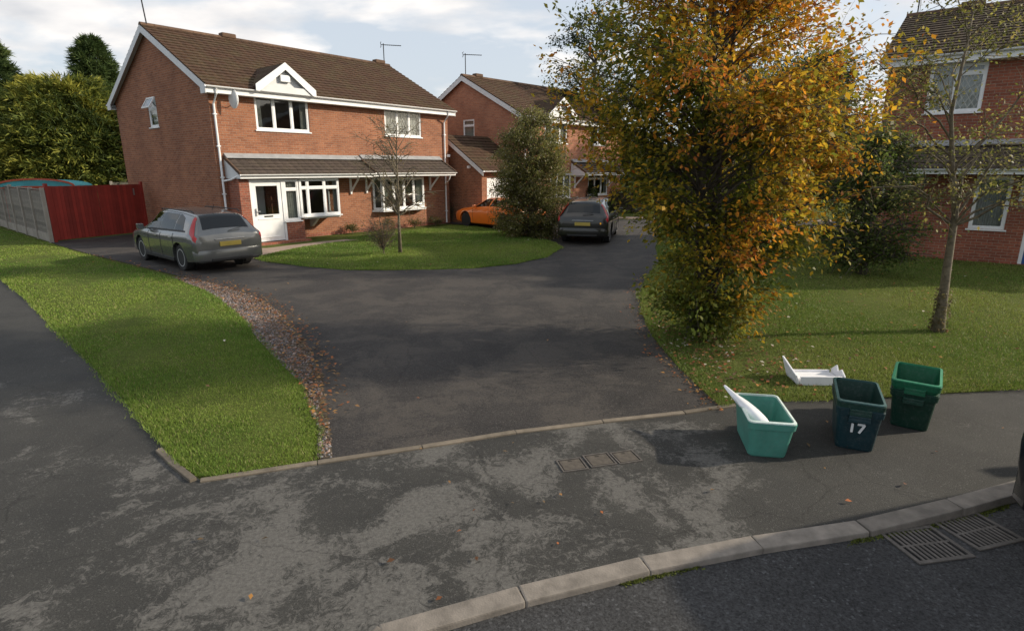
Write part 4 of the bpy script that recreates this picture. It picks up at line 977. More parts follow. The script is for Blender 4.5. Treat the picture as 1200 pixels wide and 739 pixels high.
EST = [(-2.30, .66, .36, .70, .74, .60, .80), (-2.27, .74, .29, .80, .86, .68, .93), (-2.20, .80, .25, .84, .93, .66, 1.00), (-1.93, .83, .22, .86, .95, .59, 1.31), (-1.74, .84, .20, .865, .95, .57, 1.395), (-1.05, .86, .19, .88, .93, .585, 1.455), (-.15, .86, .19, .885, .90, .59, 1.475),
       (.38, .86, .19, .88, .89, .57, 1.43), (1.12, .855, .19, .87, .90, .72, .97), (1.85, .83, .21, .84, .80, .66, .86), (2.12, .78, .24, .78, .70, .56, .75), (2.27, .66, .30, .64, .55, .42, .60)]
def estate(loc, heading, paintm, label, wbase=2.7, wiper=True, **k):
    root, body, surf, patch, across = car('estate_car', EST, loc, heading, wbase, paintm, 'estate', label=label, cat='car', group='estate cars parked nose-in on the drives', **k)
    # side glass: front door, rear door, load bay
    for (a, b) in ((6.08, 7.55), (5.0, 6.0), (4.25, 4.92)):
        def eg(t, s, u, v, a=a, b=b):
            return (t - (.62 * v * u if b > 7 else 0) + (.25 * v * (1 - u) if a < 4.5 else 0), s - (.5 * (1 - u) * v if a < 4.5 else 0))
        patch('side_window', a, b, 6.25, 8.2, 'cglass', .004, edge=eg)
        
    patch('window_trim', 4.05, 7.55, 6.16, 6.32, 'dark', .006, nt_=20, ns=1)
    rw = across('rear_window', 2.25, 3.75, 9.05, 'cglass', .006)
    across('windscreen', 7.15, 7.95, 8.6, 'cglass', .006)
    for s in (1, -1):
        g = MB()
        nn = 14
        for i in range(nn):
            for j in range(3):
                def q(a, b):
                    t = .95 + (3.6 - .95) * a / nn; s0 = 4.6 if t < 1.9 else 4.6 + (t - 1.9) * 1.9; s0 = min(s0, 8.1); s1 = min(8.5, s0 + 1.6)
                    return surf(t, s0 + (s1 - s0) * b / 3, s, .008)
                g.quad(q(i, j), q(i + 1, j), q(i + 1, j + 1), q(i, j + 1))
        g.build('tail_light', M['red_glass'], root, smooth=True, recalc=False)
    # tailgate joint, rear bumper, plate, handle strip, wiper
    b = MB(); prof = [(-2.12, .865), (-2.22, .84), (-2.30, .75), (-2.345, .58), (-2.365, .36), (-2.372, 0)]
    pts = [(x, y) for x, y in prof] + [(x, -y) for x, y in prof[-2::-1]]
    b.prism([(x, y, .30) for x, y in pts] + [(-2.1, -.80, .30), (-2.1, .80, .30)], (0, 0, .27))
    bo = b.build('bumper', M[paintm], root, bevel=.035, smooth=True); bo.data.set_sharp_from_angle(angle=radians(45))
    MB().box(-2.378, -2.30, -.5, .5, .30, .36).build('valance', M['dark'], root, bevel=.01)
    MB().box(-2.338, -2.29, -.26, .26, .645, .755).build('number_plate', M['plate'], root, bevel=.006)
    MB().box(-2.325, -2.26, -.36, .36, .80, .83).build('tailgate_strip', M['metal'], root, bevel=.008)
    if wiper:
        w = MB(); w.bar((-2.25, .0, 1.0), (-2.21, -.34, 1.07), .02, .012); w.build('rear_wiper', M['dark'], root)
    for s in (1, -1):
        r = MB(); r.tube([(-1.75, s * .56, 1.435), (-1.65, s * .56, 1.475), (.2, s * .555, 1.475), (.32, s * .55, 1.44)], .014, 6); r.build('roof_rail', M['dark'], root)
        m = MB(); m.tube([(.72, s * .86, .95), (.72, s * .98, 1.0)], .02, 6); m.box(.66, .80, min(s * .93, s * 1.07), max(s * .93, s * 1.07), .93, 1.07); m.build('wing_mirror', M[paintm], root, bevel=.02)
        for x in (.0, -.95): MB().box(x - .09, x + .09, min(s * .885, s * .912), max(s * .885, s * .912), .80, .825).build('door_handle', M[paintm], root, bevel=.006)
        for x in (.62, -.32, -1.12):
            t0 = 5 + (x + 1.05) / .9 if x < -.15 else 6 + (x + .15) / .53 if x < .38 else 7 + (x - .38) / .74
            sl = MB(); sl.tube([surf(t0, q, s, .002) for q in (2.2, 3, 4, 5, 6)], .0055, 4); sl.build('door_seam', M['dark'], root)
        MB().box(-1.0, 1.0, min(s * .868, s * .885), max(s * .868, s * .885), .22, .30).build('sill_trim', M['dark'], root, bevel=.01)
        MB().hexa([(2.05, s * .50, .60), (2.2, s * .5, .60), (2.02, s * .78, .62), (1.86, s * .80, .62), (2.02, s * .50, .74), (2.12, s * .5, .73), (1.95, s * .76, .76), (1.80, s * .79, .78)]).build('headlight', M['clear_lamp'], root, bevel=.02)
    it = MB(); it.box(-1.7, .9, -.55, .55, .5, .8)
    for x in (-1.0, .1):
        for y in (-.36, .36): it.box(x, x + .14, y - .24, y + .24, .6, 1.1); it.box(x + .02, x + .11, y - .11, y + .11, 1.12, 1.3)
    it.build('seats', M['dark'], root, bevel=.03)
    MB().tube([(-1.5, 0, 1.47), (-1.62, 0, 1.62)], .006, 5).build('roof_aerial', M['dark'], root)
    return root
rl = Vector(G(216.5, 317)); fl = Vector(G(170.5, 304.5)); dcar = (fl - rl).normalized(); rgt = Vector((dcar.y, -dcar.x))
cen = (rl + fl) / 2 + rgt * .80
estate(cen, math.atan2(dcar.y, dcar.x), 'car_grey', 'grey estate car parked by the gable wall of the near house')
hren = radians(90 - 15)
pr = Vector(G(686, 283.5)); estate(pr + Vector((cos(hren), sin(hren))) * 1.45, hren, 'car_grey2', 'brown grey estate car parked behind the round bushy tree')
# orange coupe
CPE = [(-2.12, .62, .38, .66, .66, .50, .72), (-2.08, .74, .28, .80, .80, .62, .86), (-1.95, .80, .24, .84, .88, .64, .93), (-1.55, .82, .20, .855, .91, .60, .98), (-.75, .83, .17, .865, .90, .52, 1.24), (-.2, .835, .16, .865, .88, .52, 1.29),
       (.15, .835, .16, .86, .86, .50, 1.25), (.85, .83, .16, .85, .83, .66, .90), (1.6, .81, .18, .83, .74, .62, .80), (1.95, .76, .21, .77, .63, .52, .68), (2.10, .62, .27, .62, .46, .40, .52)]
fo = Vector(G(545.6, 265.2)); ro = Vector(G(594, 270.6)); dc = (fo - ro).normalized(); lft = Vector((-dc.y, dc.x)); wbo = 2.45
root, body, surf, patch, across = car('coupe_car', CPE, (fo + ro) / 2 - lft * .74, math.atan2(dc.y, dc.x), wbo, 'car_orange', 'coupe', 'rim_dark', .32, .82, label='bright orange coupe with dark wheels half hidden by the bushy tree', cat='car')
patch('side_window', 4.75, 6.9, 6.35, 8.0, 'cglass', .004, edge=lambda t, s, u, v: (t - .75 * v * u, s)); patch('side_window', 3.75, 4.62, 6.35, 7.9, 'cglass', .004)
across('rear_window', 3.15, 3.9, 8.6, 'cglass'); across('windscreen', 6.2, 6.95, 8.6, 'cglass')
for s in (1, -1):
    m = MB(); m.box(.42, .56, min(s * .88, s * 1.0), max(s * .88, s * 1.0), .88, .99); m.tube([(.5, s * .82, .88), (.5, s * .9, .92)], .02, 6); m.build('wing_mirror', M['car_orange'], root, bevel=.02)
    MB().box(-.55, -.38, min(s * .868, s * .888), max(s * .868, s * .888), .75, .775).build('door_handle', M['car_orange'], root, bevel=.006)
    MB().box(1.80, 1.86, min(s * .76, s * .80), max(s * .76, s * .80), .56, .62).build('headlight', M['clear_lamp'], root, bevel=.01)
    for t0 in (4.7, 6.75):
        sl = MB(); sl.tube([surf(t0, q, s, .002) for q in (2.2, 3, 4, 5, 6)], .0055, 4); sl.build('door_seam', M['dark'], root)
it = MB(); it.box(-1.2, .6, -.5, .5, .4, .7)
for y in (-.33, .33): it.box(-.4, -.27, y - .22, y + .22, .5, 1.05)
it.build('seats', M['dark'], root, bevel=.03)
# black car at the kerb, mostly out of the frame on the right: its tail only
kd = Vector((KB[-1][0] - KB[-3][0], KB[-1][1] - KB[-3][1])).normalized()
BC = Vector((5.94, 3.50)); root, body, surf, patch, across = car('hatchback_car', EST, BC, math.atan2(kd.y, kd.x) - .05, 2.6, 'car_black', 'hatch', label='black car parked at the kerb by the drain, only its tail in view', cat='car')
root.location.z = road_z
across('rear_window', 2.25, 3.75, 8.6, 'cglass'); across('windscreen', 7.15, 7.95, 8.6, 'cglass')
for (a, b) in ((6.15, 7.3), (5.15, 6.08), (4.15, 5.08)): patch('side_window', a, b, 6.35, 8.05, 'cglass', .004)
for s in (1, -1):
    MB().box(-2.25, -2.08, min(s * .56, s * .74), max(s * .56, s * .74), .93, 1.07).build('tail_light', M['red_glass'], root, bevel=.02)
    m = MB(); m.box(.66, .80, min(s * .9, s * 1.05), max(s * .9, s * 1.05), .93, 1.07); m.build('wing_mirror', M['car_black'], root, bevel=.02)
b = MB(); prof = [(-2.05, .875), (-2.20, .84), (-2.33, .68), (-2.365, .40), (-2.365, 0)]; pts = prof + [(x, -y) for x, y in prof[-2::-1]]
for (xa, ya), (xb, yb) in zip(pts, pts[1:]):
    b.hexa([(xa, ya, .26), (xb, yb, .26), (xb + .1, yb * .9, .26), (xa + .1, ya * .9, .26), (xa, ya, .56), (xb, yb, .56), (xb + .1, yb * .9, .58), (xa + .1, ya * .9, .58)])
b.build('bumper', M['car_black'], root, bevel=.02, smooth=True)
MB().box(-2.335, -2.29, -.26, .26, .645, .755).build('number_plate', M['plate'], root, bevel=.006)

# ================================================================== kerbside boxes
def vary(mt, lo=.75, hi=1.2):
    n = mt.node_tree; b = [x for x in n.nodes if x.type == 'BSDF_PRINCIPLED'][0]; src = b.inputs['Base Color'].links[0].from_socket
    g = n.nodes.new('ShaderNodeNewGeometry'); r = ramp(n, [(0, (lo,) * 3), (1, (hi,) * 3)]); n.links.new(g.outputs['Random Per Island'], r.inputs[0]); n.links.new(mix(n, 1, src, r.outputs[0], 'MULTIPLY'), b.inputs['Base Color'])
vary(M['red_wood'], .72, 1.2); vary(M['fence_wood'], .75, 1.2); vary(M['concrete'], .82, 1.15); vary(M['edging'], .75, 1.2); vary(M['ridge'], .7, 1.25); vary(M['bark_lichen'], 1, 1)
def plastic(name, c, rough=.45):
    m, n, b, o = newmat(name); t = noise(n, 5, 7, .7); r = ramp(n, [(.3, tuple(x * .72 for x in c)), (.6, c), (.8, tuple(min(1, x * 1.25 + .02) for x in c))]); n.links.new(t.outputs[0], r.inputs[0])
    d = noise(n, 30, 4, .8); dr = ramp(n, [(.50, (0, 0, 0)), (.72, (.65, .65, .65))]); n.links.new(d.outputs[0], dr.inputs[0])
    n.links.new(mix(n, dr.outputs[0], r.outputs[0], tuple(min(1, x * .6 + .07) for x in c)), b.inputs['Base Color']); b.inputs['Roughness'].default_value = rough; bump(n, b, d.outputs[0], .2, .002); return m
M['box_pale'] = plastic('faded_green_plastic', (.075, .27, .215)); M['box_teal'] = plastic('dark_teal_plastic', (.006, .032, .042)); M['box_dark'] = plastic('dark_green_plastic', (.006, .045, .028)); M['box_green'] = plastic('green_plastic', (.006, .115, .052)); M['box_darkin'] = plastic('black_green_plastic', (.008, .04, .03))
M['rim_pale'] = plastic('faded_rim_plastic', (.60, .70, .66)); M['rim_green'] = plastic('green_rim_plastic', (.025, .22, .11)); M['rim_teal'] = plastic('teal_rim_plastic', (.03, .085, .085)); M['foam'] = paint('white_foam', (.76, .76, .78), .8, .08, 8); M['bag'] = paint('white_plastic_bag', (.72, .73, .75), .4, .06, 12)
def rrect(a, b, r, z, n=4):
    P = []
    for cx_, cy_, s0 in ((a - r, b - r, 0), (-a + r, b - r, 1), (-a + r, -b + r, 2), (a - r, -b + r, 3)):
        for i in range(n + 1):
            an = pi / 2 * (s0 + i / n); P.append((cx_ + r * cos(an), cy_ + r * sin(an), z))
    return P
def recycling_box(loc, rz, matn, rimm, label, a=.29, b=.20, h=.36, z0=0, taper=.80, group=None, handles=True, name='recycling_box'):
    o = empty(name, (*loc, z0), rz, label=label, cat='recycling box', group=group)
    m = MB()
    prof = [(taper, .0, 0), (taper + .02, .012, 0), (.985, h - .07, 0), (.985, h - .07, .012), (1.0, h - .01, .016), (1.0, h - .01, 0), (.97, h - .012, -.002), (.955, h - .07, -.004), (taper - .01, .018, -.005)]
    rings = []
    for f, z, off in prof: rings.append(rrect(a * f + off, b * (f if f > .9 else f + .02) + off, .045, z))
    k = len(rings[0]); V = [p for r_ in rings for p in r_]; F = []
    for i in range(len(rings) - 1):
        for j in range(k): F.append((i * k + j, i * k + (j + 1) % k, (i + 1) * k + (j + 1) % k, (i + 1) * k + j))
    F.append(tuple(range(k))[::-1]); F.append(tuple((len(rings) - 1) * k + j for j in range(k)))
    m.add(V, F); bd = m.build('box_body', M[matn], o)
    r_ = MB(); rr = rrect(a + .012, b + .012, .05, h - .004, 5)
    rr = rr + [rr[0]]
    inn_ = rrect(a * .975 - .004, b * .975 - .004, .04, h - .004, 5); inn_ += [inn_[0]]
    for i in range(len(rr) - 1):
        A, B, C_, D_ = [Vector(p) for p in (rr[i], rr[i + 1], inn_[i + 1], inn_[i])]; up = Vector((0, 0, .010)); dn = Vector((0, 0, -.030))
        r_.quad(A + up * .4, B + up * .4, C_ + up, D_ + up); r_.quad(A + dn, B + dn, B + up * .4, A + up * .4); r_.quad(D_ + up, C_ + up, C_ + dn * .3, D_ + dn * .3)
    r_.build('box_rim', M[rimm], o)
    if handles:
        for s in (1, -1):
            hm = MB(); hm.box(min(s * (a * .965), s * (a + .03)), max(s * (a * .965), s * (a + .03)), -.085, .085, h - .085, h - .06)
            hm.box(min(s * (a + .016), s * (a + .03)), max(s * (a + .016), s * (a + .03)), -.085, .085, h - .12, h - .086); hm.build('handle', M[matn], o, bevel=.004)
    for s in (1, -1):
        rb = MB()
        for x in (-.16, 0, .16): rb.hexa([(x * .9 - .01, s * b * (taper + .03), .03), (x * .9 + .01, s * b * (taper + .03), .03), (x * .9 + .01, s * (b * (taper + .03) + .006), .03), (x * .9 - .01, s * (b * (taper + .03) + .006), .03), (x - .01, s * (b * .985), h - .08), (x + .01, s * (b * .985), h - .08), (x + .01, s * (b * .985 + .006), h - .08), (x - .01, s * (b * .985 + .006), h - .08)])
    return o
#@@PART4
B1 = recycling_box((2.33, 4.95), radians(80), 'box_pale', 'rim_pale', 'faded pale green recycling box holding a white plastic bag', a=.335, b=.19, h=.36, handles=False)
GRP = 'recycling boxes put out on the pavement'
B1['group'] = GRP
B2 = recycling_box((3.25, 5.06), radians(64.6), 'box_teal', 'box_teal', 'dark teal recycling box marked with a white house number, under an empty box', a=.325, b=.18, h=.42, group=GRP)
B2b = recycling_box((3.25, 5.06), radians(64.6), 'box_darkin', 'rim_teal', 'empty near black recycling box nested inside the numbered teal box', a=.325, b=.18, h=.42, z0=.062, group=GRP)
B3 = recycling_box((4.09, 5.48), radians(53.7), 'box_dark', 'box_dark', 'very dark green recycling box nearest the lawn, underneath the bright green one', a=.32, b=.185, h=.40, group=GRP)
B3b = recycling_box((4.09, 5.48), radians(53.7), 'box_green', 'rim_green', 'bright green empty recycling box nested in the farthest right dark one', a=.325, b=.19, h=.40, z0=.10, group=GRP)
# the hand-painted 17 on the short end facing the road
nm = MB(); zc = .235; xe = -.325 * .915 - .012
def stroke(p, q, w=.020): 
    s = lambda z: xe - (z - .235) * .135
    nm.bar((s(p[1]), -p[0], p[1]), (s(q[1]), -q[0], q[1]), w, .004, (1, 0, 0))
stroke((-.045, .275), (-.045, .185)); stroke((-.006, .272), (.052, .272)); stroke((.050, .272), (.014, .185))
nm.build('number', M['white'], B2)
# bag slumped over the box side
def blob_strip(name, path, widths, hts, mat, seed=1, **k):
    r = np.random.RandomState(seed); P = [Vector(p) for p in path]; n = len(P); K = 12; V = []; F = []
    for i, p in enumerate(P):
        d = (P[min(i + 1, n - 1)] - P[max(i - 1, 0)]).normalized(); s = d.cross(Vector((0, 0, 1))).normalized(); u = s.cross(d)
        for j in range(K):
            a = 2 * pi * j / K; w = widths[i] * (1 + .22 * sin(3 * a + i * 1.7) + r.uniform(-.14, .14)); h = hts[i] * (1 + .2 * sin(4 * a + i) + r.uniform(-.14, .14)); V.append(p + s * cos(a) * w + u * sin(a) * h)
    for i in range(n - 1):
        for j in range(K): F.append((i * K + j, i * K + (j + 1) % K, (i + 1) * K + (j + 1) % K, (i + 1) * K + j))
    F.append(tuple(range(K))[::-1]); F.append(tuple((n - 1) * K + j for j in range(K)))
    m = MB(); m.add(V, F); o = m.build(name, M[mat], smooth=True, **k)
    sb = o.modifiers.new('s', 'SUBSURF'); sb.levels = 1; sb.render_levels = 2; return o
blob_strip('plastic_bag', [(2.10, 5.36, .425), (2.12, 5.31, .40), (2.15, 5.20, .378), (2.175, 5.08, .36), (2.195, 4.97, .34), (2.225, 4.87, .315), (2.27, 4.79, .26), (2.31, 4.75, .20)], [.016, .022, .034, .055, .064, .075, .07, .03], [.010, .014, .022, .034, .045, .055, .065, .04], 'bag', 3,
           label='white plastic bag slumped over the side of the pale green box', cat='bag')
# broken foam tray on the grass edge
ft = empty('foam_tray', (3.60, 6.46, .045), radians(-1), label='broken white foam tray with one tall side lying on the grass', cat='tray')
m = MB(); m.box(-.23, .24, -.12, .12, 0, .075); m.box(-.236, .245, -.15, -.121, 0, .11); m.box(-.22, .235, .121, .145, 0, .10)
m.build('tray_base', M['foam'], ft, bevel=.006)
m = MB(); m.hexa([(-.262, -.15, 0), (-.237, -.15, 0), (-.237, .14, 0), (-.262, .14, 0), (-.30, -.152, .125), (-.28, -.152, .125), (-.32, .15, .27), (-.345, .15, .27)]); m.build('tall_side', M['foam'], ft, bevel=.006)
m = MB(); m.prism([(.246, -.15, 0), (.246, .14, 0), (.262, .14, .12), (.262, .05, .19), (.262, .01, .13), (.262, -.06, .17), (.262, -.15, .11)], (.02, 0, 0)); m.build('broken_side', M['foam'], ft, bevel=.004)

# ================================================================== ironwork in the ground
def quad_frame(P):  # px corners a(near-left) b(near-right) c(far-right) d(far-left) -> origin, rz, w, l
    a, b, c, d = [Vector(G(*p, road_z)) for p in P]; u = (b - a); return a, math.atan2(u.y, u.x), u.length, (d - a).length
def grate(origin, rz, w, l, label):
    o = empty('drain_grate', (origin.x, origin.y, road_z), rz, label=label, cat='drain grate', group='drain grates in the gutter')
    fr = MB(); t = .028
    fr.box(0, w, 0, t, .001, .012); fr.box(0, w, l - t, l, .001, .012); fr.box(0, t, t, l - t, .001, .012); fr.box(w - t, w, t, l - t, .001, .012); fr.build('frame', M['iron'], o, bevel=.002)
    MB().box(t, w - t, t, l - t, .0008, .0022).build('sump', M['pit'], o)
    n = 10; gap = (w - 2 * t) / n
    for i in range(1, n):
        x = t + gap * i; MB().box(x - gap * .26, x + gap * .26, t + .001, l - t - .001, .003, .010).build('bar', M['iron'], o, bevel=.0015)
    MB().box(t + .001, w - t - .001, l * .5 - .008, l * .5 + .008, .0025, .0095).build('cross_bar', M['iron'], o)
    return o
A0, a0, w0, l0 = quad_frame([(1082, 657), (1150, 648), (1114, 613), (1050, 624)])
g1 = grate(Vector((2.70, 3.29)), a0, .44, .36, 'left cast iron drain grate against the kerb, clear of the black car'); 
g2 = copy_tree(g1); g2.location = (3.21, 3.43, road_z); g2.rotation_euler.z = a0 + .10; g2['label'] = 'right cast iron drain grate against the kerb, nearest the black car'
M['cover_lid'] = paint('worn_cover_lid', (.085, .072, .058), .9, .4, 20, bmp=1)
ca = Vector(G(660, 553.5)); cb = Vector(G(741, 542)); cdir = (cb - ca).normalized(); crz = math.atan2(cdir.y, cdir.x)
def cover(i, w, l, label, worn):
    a = ca + cdir * (.262 * i) + Vector((-cdir.y, cdir.x)) * (.01 * (i % 2))
    o = empty('access_cover', (a.x, a.y, .002), crz + (i - 1) * .02, label=label, cat='access cover', group='small access covers in the pavement')
    f = MB(); t = .014; f.box(0, w, 0, t, 0, .006); f.box(0, w, l - t, l, 0, .006); f.box(0, t, t, l - t, 0, .006); f.box(w - t, w, t, l - t, 0, .006); f.build('frame', M['iron'], o)
    f = MB(); f.box(t + .010, w - t - .010, t + .010, l - t - .010, 0, .004); f.build('lid', M['cover_lid'] if worn else M['edging'], o)
    MB().box(t, w - t, t, l - t, 0, .0012).build('joint', M['pit'], o)
    MB().box(w * .5 - .02, w * .5 + .02, l * .76, l * .79, .0042, .0052).build('keyhole', M['pit'], o)
cover(0, .235, .21, 'leftmost of the three small access covers in the pavement', 1)
cover(1, .245, .22, 'middle of the three small access covers in the pavement', 1)
cover(2, .225, .215, 'rightmost of the three small access covers, nearest the boxes', 1)

# ================================================================== trees and shrubs
def leafset(r, P, N_, size, asp, colr, droop=.3, flat=.5, dirs=None, quad=True):
    n = len(P); d = r.normal(0, 1, (n, 3)) if dirs is None else dirs + r.normal(0, .55, (n, 3)); d[:, 2] -= droop; d /= np.linalg.norm(d, axis=1)[:, None] + 1e-9
    nn = r.normal(0, 1, (n, 3)); nn[:, 2] += flat * 2.5; s = np.cross(d, nn); s /= np.linalg.norm(s, axis=1)[:, None] + 1e-9
    up = np.cross(s, d)
    L = (size * r.uniform(.6, 1.25, n))[:, None]; w = L * asp
    V = np.stack([P, P + d * L * .45 - s * w * .5 + up * w * .12, P + d * L, P + d * L * .45 + s * w * .5 + up * w * .12], 1).reshape(-1, 3)
    return V, np.repeat(colr, 4, 0)
def tree(name, base, trunk_pts, trunk_r, targets, seed, leaf, lean=None, start=(.15, .95), branch_r=.35, sub=7, sublen=.35, per=12, nsub=2, twig_droop=0, zc=None,
         barkm='bark', lmat='leaf', label='', cat='tree', group=None, colfn=None, wob=.12, rise=.45, clump=1.0, size=.06, asp=.6, droop=.3, flat=.5, bare_frac=0, fork=None, minr=.003):
    """trunk from trunk_pts (local); every target point in the crown gets a limb from the trunk, twigs along the limb and leaves along the twigs"""
    r = np.random.RandomState(seed); root = empty(name, base, 0, label=label, cat=cat, group=group)
    m = MB(); tp = [Vector(p) for p in trunk_pts]; nT = len(tp)
    rad = [trunk_r * (1 - .82 * (i / (nT - 1)) ** .9) for i in range(nT)]; rad[0] *= 1.35
    m.tube(tp, rad, 9)
    tz = np.array([p.z for p in tp]); tx = np.array([p.x for p in tp]); ty = np.array([p.y for p in tp])
    LP = []; LD = []
    for T in targets:
        T = np.array(T, float); h = math.hypot(T[0] - np.interp(T[2], tz, tx), T[1] - np.interp(T[2], tz, ty))
        zs = T[2] - h * rise * r.uniform(.6, 1.4); zs = min(max(zs, tz[-1] * start[0]), tz[-1] * start[1]); s = np.array([np.interp(zs, tz, tx), np.interp(zs, tz, ty), zs])
        L = np.linalg.norm(T - s) + 1e-6; ns = max(4, int(L / .35) + 2); pts = []
        wv = r.normal(0, wob, (ns + 1, 3)) * L * .35
        for i in range(ns + 1):
            f = i / ns; p = s + (T - s) * f; p[2] += L * .10 * sin(pi * f) ; p += wv[i] * sin(pi * f) * f; pts.append(p)
        rb = min(trunk_r * branch_r * (1 - .6 * zs / tz[-1]) * (L ** .5), trunk_r * .6); rb = max(rb, minr * 1.5)
        m.tube([Vector(p) for p in pts], [max(minr, rb * (1 - .85 * i / ns)) for i in range(ns + 1)], 5, cap=False)
        pts = np.array(pts)
        for q in range(sub):
            f = .3 + .7 * (q + r.rand()) / sub; x = f * ns; i = min(int(x), ns - 1); p = pts[i] + (pts[i + 1] - pts[i]) * (x - i)
            bd = pts[i + 1] - pts[i]; bd /= np.linalg.norm(bd) + 1e-9; d = bd * .6 + r.normal(0, .75, 3); d[2] = d[2] * .6 + .08 - twig_droop; d /= np.linalg.norm(d)
            sl = sublen * r.uniform(.5, 1.3); e1 = p + d * sl * .5; e2 = p + d * sl + np.array([0, 0, -sl * (.12 + twig_droop)])
            if minr < .02: m.tube([Vector(p), Vector(e1), Vector(e2)], [minr * 1.1, minr * .8, minr * .4], 3, cap=False)
            if r.rand() < bare_frac: continue
            k = max(1, int(per * r.uniform(.5, 1.5))); ff = r.uniform(.1, 1.05, k)[:, None]; a = p * (1 - ff) ** 2 + 2 * e1 * ff * (1 - ff) + e2 * ff ** 2
            a += r.normal(0, .035 * clump + sl * .09, (k, 3)); LP.append(a); LD.append(np.repeat(((e2 - p) / sl)[None], k, 0))
    m.build('trunk', M[barkm], root, smooth=True, recalc=False)
    P = np.concatenate(LP); D = np.concatenate(LD); C = colfn(P, r)
    V, CC = leafset(r, P, None, size, asp, C, droop, flat, D)
    V[:, 2] = np.maximum(V[:, 2], .015)
    n = len(P); np_mesh('crown', V, np.arange(4 * n).reshape(-1, 4), M[lmat], root, CC)
    return root
def pick(r, cols, w, n): return np.array(cols)[r.choice(len(cols), n, p=np.array(w) / np.sum(w))]

# ---- the big autumn tree on the corner
def env_big(z):  # centre x offset, radius by height (local; base at trunk foot)
    zs = [0.15, .6, 1.2, 1.9, 2.5, 3.1, 3.7, 4.3, 5.0, 6.0, 7.0, 7.8]
    c = [.30, .30, .38, .42, .42, .12, .05, .0, -.05, -.1, -.1, 0]
    rr = [.38, .66, .98, 1.42, 1.85, 2.15, 2.2, 1.9, 1.6, 1.2, .7, .2]
    return np.interp(z, zs, c), np.interp(z, zs, rr)
rt = np.random.RandomState(31); tg = []
while len(tg) < 225:
    z = rt.uniform(.3, 7.6); cxx, rr = env_big(z)
    if rt.rand() > (rr / 2.25) ** 1.3: continue
    a = rt.uniform(0, 2 * pi); q = rr * (.42 + .58 * rt.rand() ** .5) * rt.uniform(.88, 1.14); tg.append((cxx + q * cos(a), q * .92 * sin(a), z))
tg += [(-2.15, .1, 3.5), (-2.2, -.2, 3.9), (-1.95, .3, 4.4), (-1.75, 0, 3.0), (-1.7, -.2, 4.9), (-1.5, .1, 2.5), (2.3, .1, 2.6), (2.35, -.3, 3.1), (2.2, .2, 2.1), (2.1, 0, 3.7), (-1.9, .4, 3.2), (1.6, -.2, 1.3)]
def col_big(P, r):
    n = len(P); z = P[:, 2]; g = fbm(P[:, 0] * 1.0 + z * .7, P[:, 1] + z * .4, 77, 4, 1.7) + r.normal(0, .32, n)
    rad = np.hypot(P[:, 0] - .2, P[:, 1]) / 2.0
    or_ = .36 + .50 * g + .10 * (z - 2.3) + .25 * (rad - .7)
    pal = np.array([(.105, .140, .022), (.175, .185, .025), (.30, .26, .03), (.52, .33, .03), (.56, .23, .026), (.38, .12, .02)])
    x = np.clip(or_, 0, .999) * (len(pal) - 1); i = x.astype(int); f = (x - i)[:, None]; return (pal[i] * (1 - f) + pal[np.minimum(i + 1, len(pal) - 1)] * f) * r.uniform(.75, 1.25, (n, 1))
for i in range(22):
    z = rt.uniform(.25, 2.2); cxx, rr = env_big(z); a = rt.uniform(0, 2 * pi); q = rr * rt.uniform(.6, 1.12); tg.append((cxx + q * cos(a), q * sin(a), z))
BT = tree('autumn_tree', (2.72, 8.35, 0), [(0, 0, -.1), (.03, 0, 1), (-.03, .03, 2.2), (-.02, 0, 3.6), (-.06, .02, 5.2), (-.03, 0, 6.6), (-.05, 0, 7.9)], .085, tg, 32, None, barkm='bark_dark', start=(.02, .97), sub=13, sublen=.46, per=18, size=.080, asp=.58, droop=.2, flat=.8, colfn=col_big, wob=.10, rise=.5, branch_r=.2,
     label='large bushy tree in orange, yellow and green autumn leaf at the corner of the drive')
m = MB()
for s_ in ([(.0, .05, 0), (.16, .1, 1.2), (.24, .12, 2.6), (.27, .1, 4.4), (.24, .1, 6.0)], [(0, -.03, 0), (.3, -.1, 1.0), (.55, -.1, 2.1), (.72, -.05, 3.4)]): m.tube(s_, [.05, .045, .038, .028, .012][:len(s_)], 7)
m.build('stem', M['bark_dark'], BT, smooth=True)

# ---- sparse twisted tree on the right lawn
rt = np.random.RandomState(12); tg = []
for i in range(22):
    a = rt.uniform(0, 2 * pi); z = rt.uniform(2.1, 5.2); q = rt.uniform(.5, 1.5); tg.append((q * cos(a) * 1.05 - .1, q * sin(a), z))
tg += [(-1.3, -.1, 3.0), (-1.55, .1, 3.9), (-1.1, 0, 4.8), (-.8, .2, 5.4), (1.4, 0, 3.4), (1.1, -.3, 2.4), (1.2, .2, 2.9), (-.5, -.4, 2.2)]
def col_sp(P, r): return pick(r, [(.16, .17, .04), (.26, .25, .07), (.12, .13, .035), (.34, .28, .09), (.18, .14, .06)], [4, 3, 3, 2, 1], len(P)) * r.uniform(.7, 1.2, (len(P), 1))
tree('ornamental_tree', (6.52, 8.5, .05), [(0, 0, -.1), (.0, 0, .4), (-.02, .02, 1.1), (-.06, .0, 1.8), (-.20, .05, 2.5), (-.38, 0, 3.2), (-.30, .03, 4.3)], .080, tg, 13, None, barkm='bark_lichen', start=(.38, .98), sub=17, sublen=.50, per=14, size=.056, asp=.55, colfn=col_sp, wob=.42, rise=.75, branch_r=.27, bare_frac=.12, minr=.0045,
     label='small twisted tree with thin yellowing leaves and a bare trunk on the right lawn')
iv = MB(); r_ = np.random.RandomState(3); n = 420; th = r_.uniform(0, 2 * pi, n); zz = r_.uniform(0, .75, n) ** 1.2; P = np.stack([np.cos(th) * .10, np.sin(th) * .10, zz], 1); V, CC = leafset(r_, P, None, .045, .6, pick(r_, [(.10, .085, .04), (.15, .14, .06), (.2, .16, .09)], [1, 1, 1], n), 0, .2)
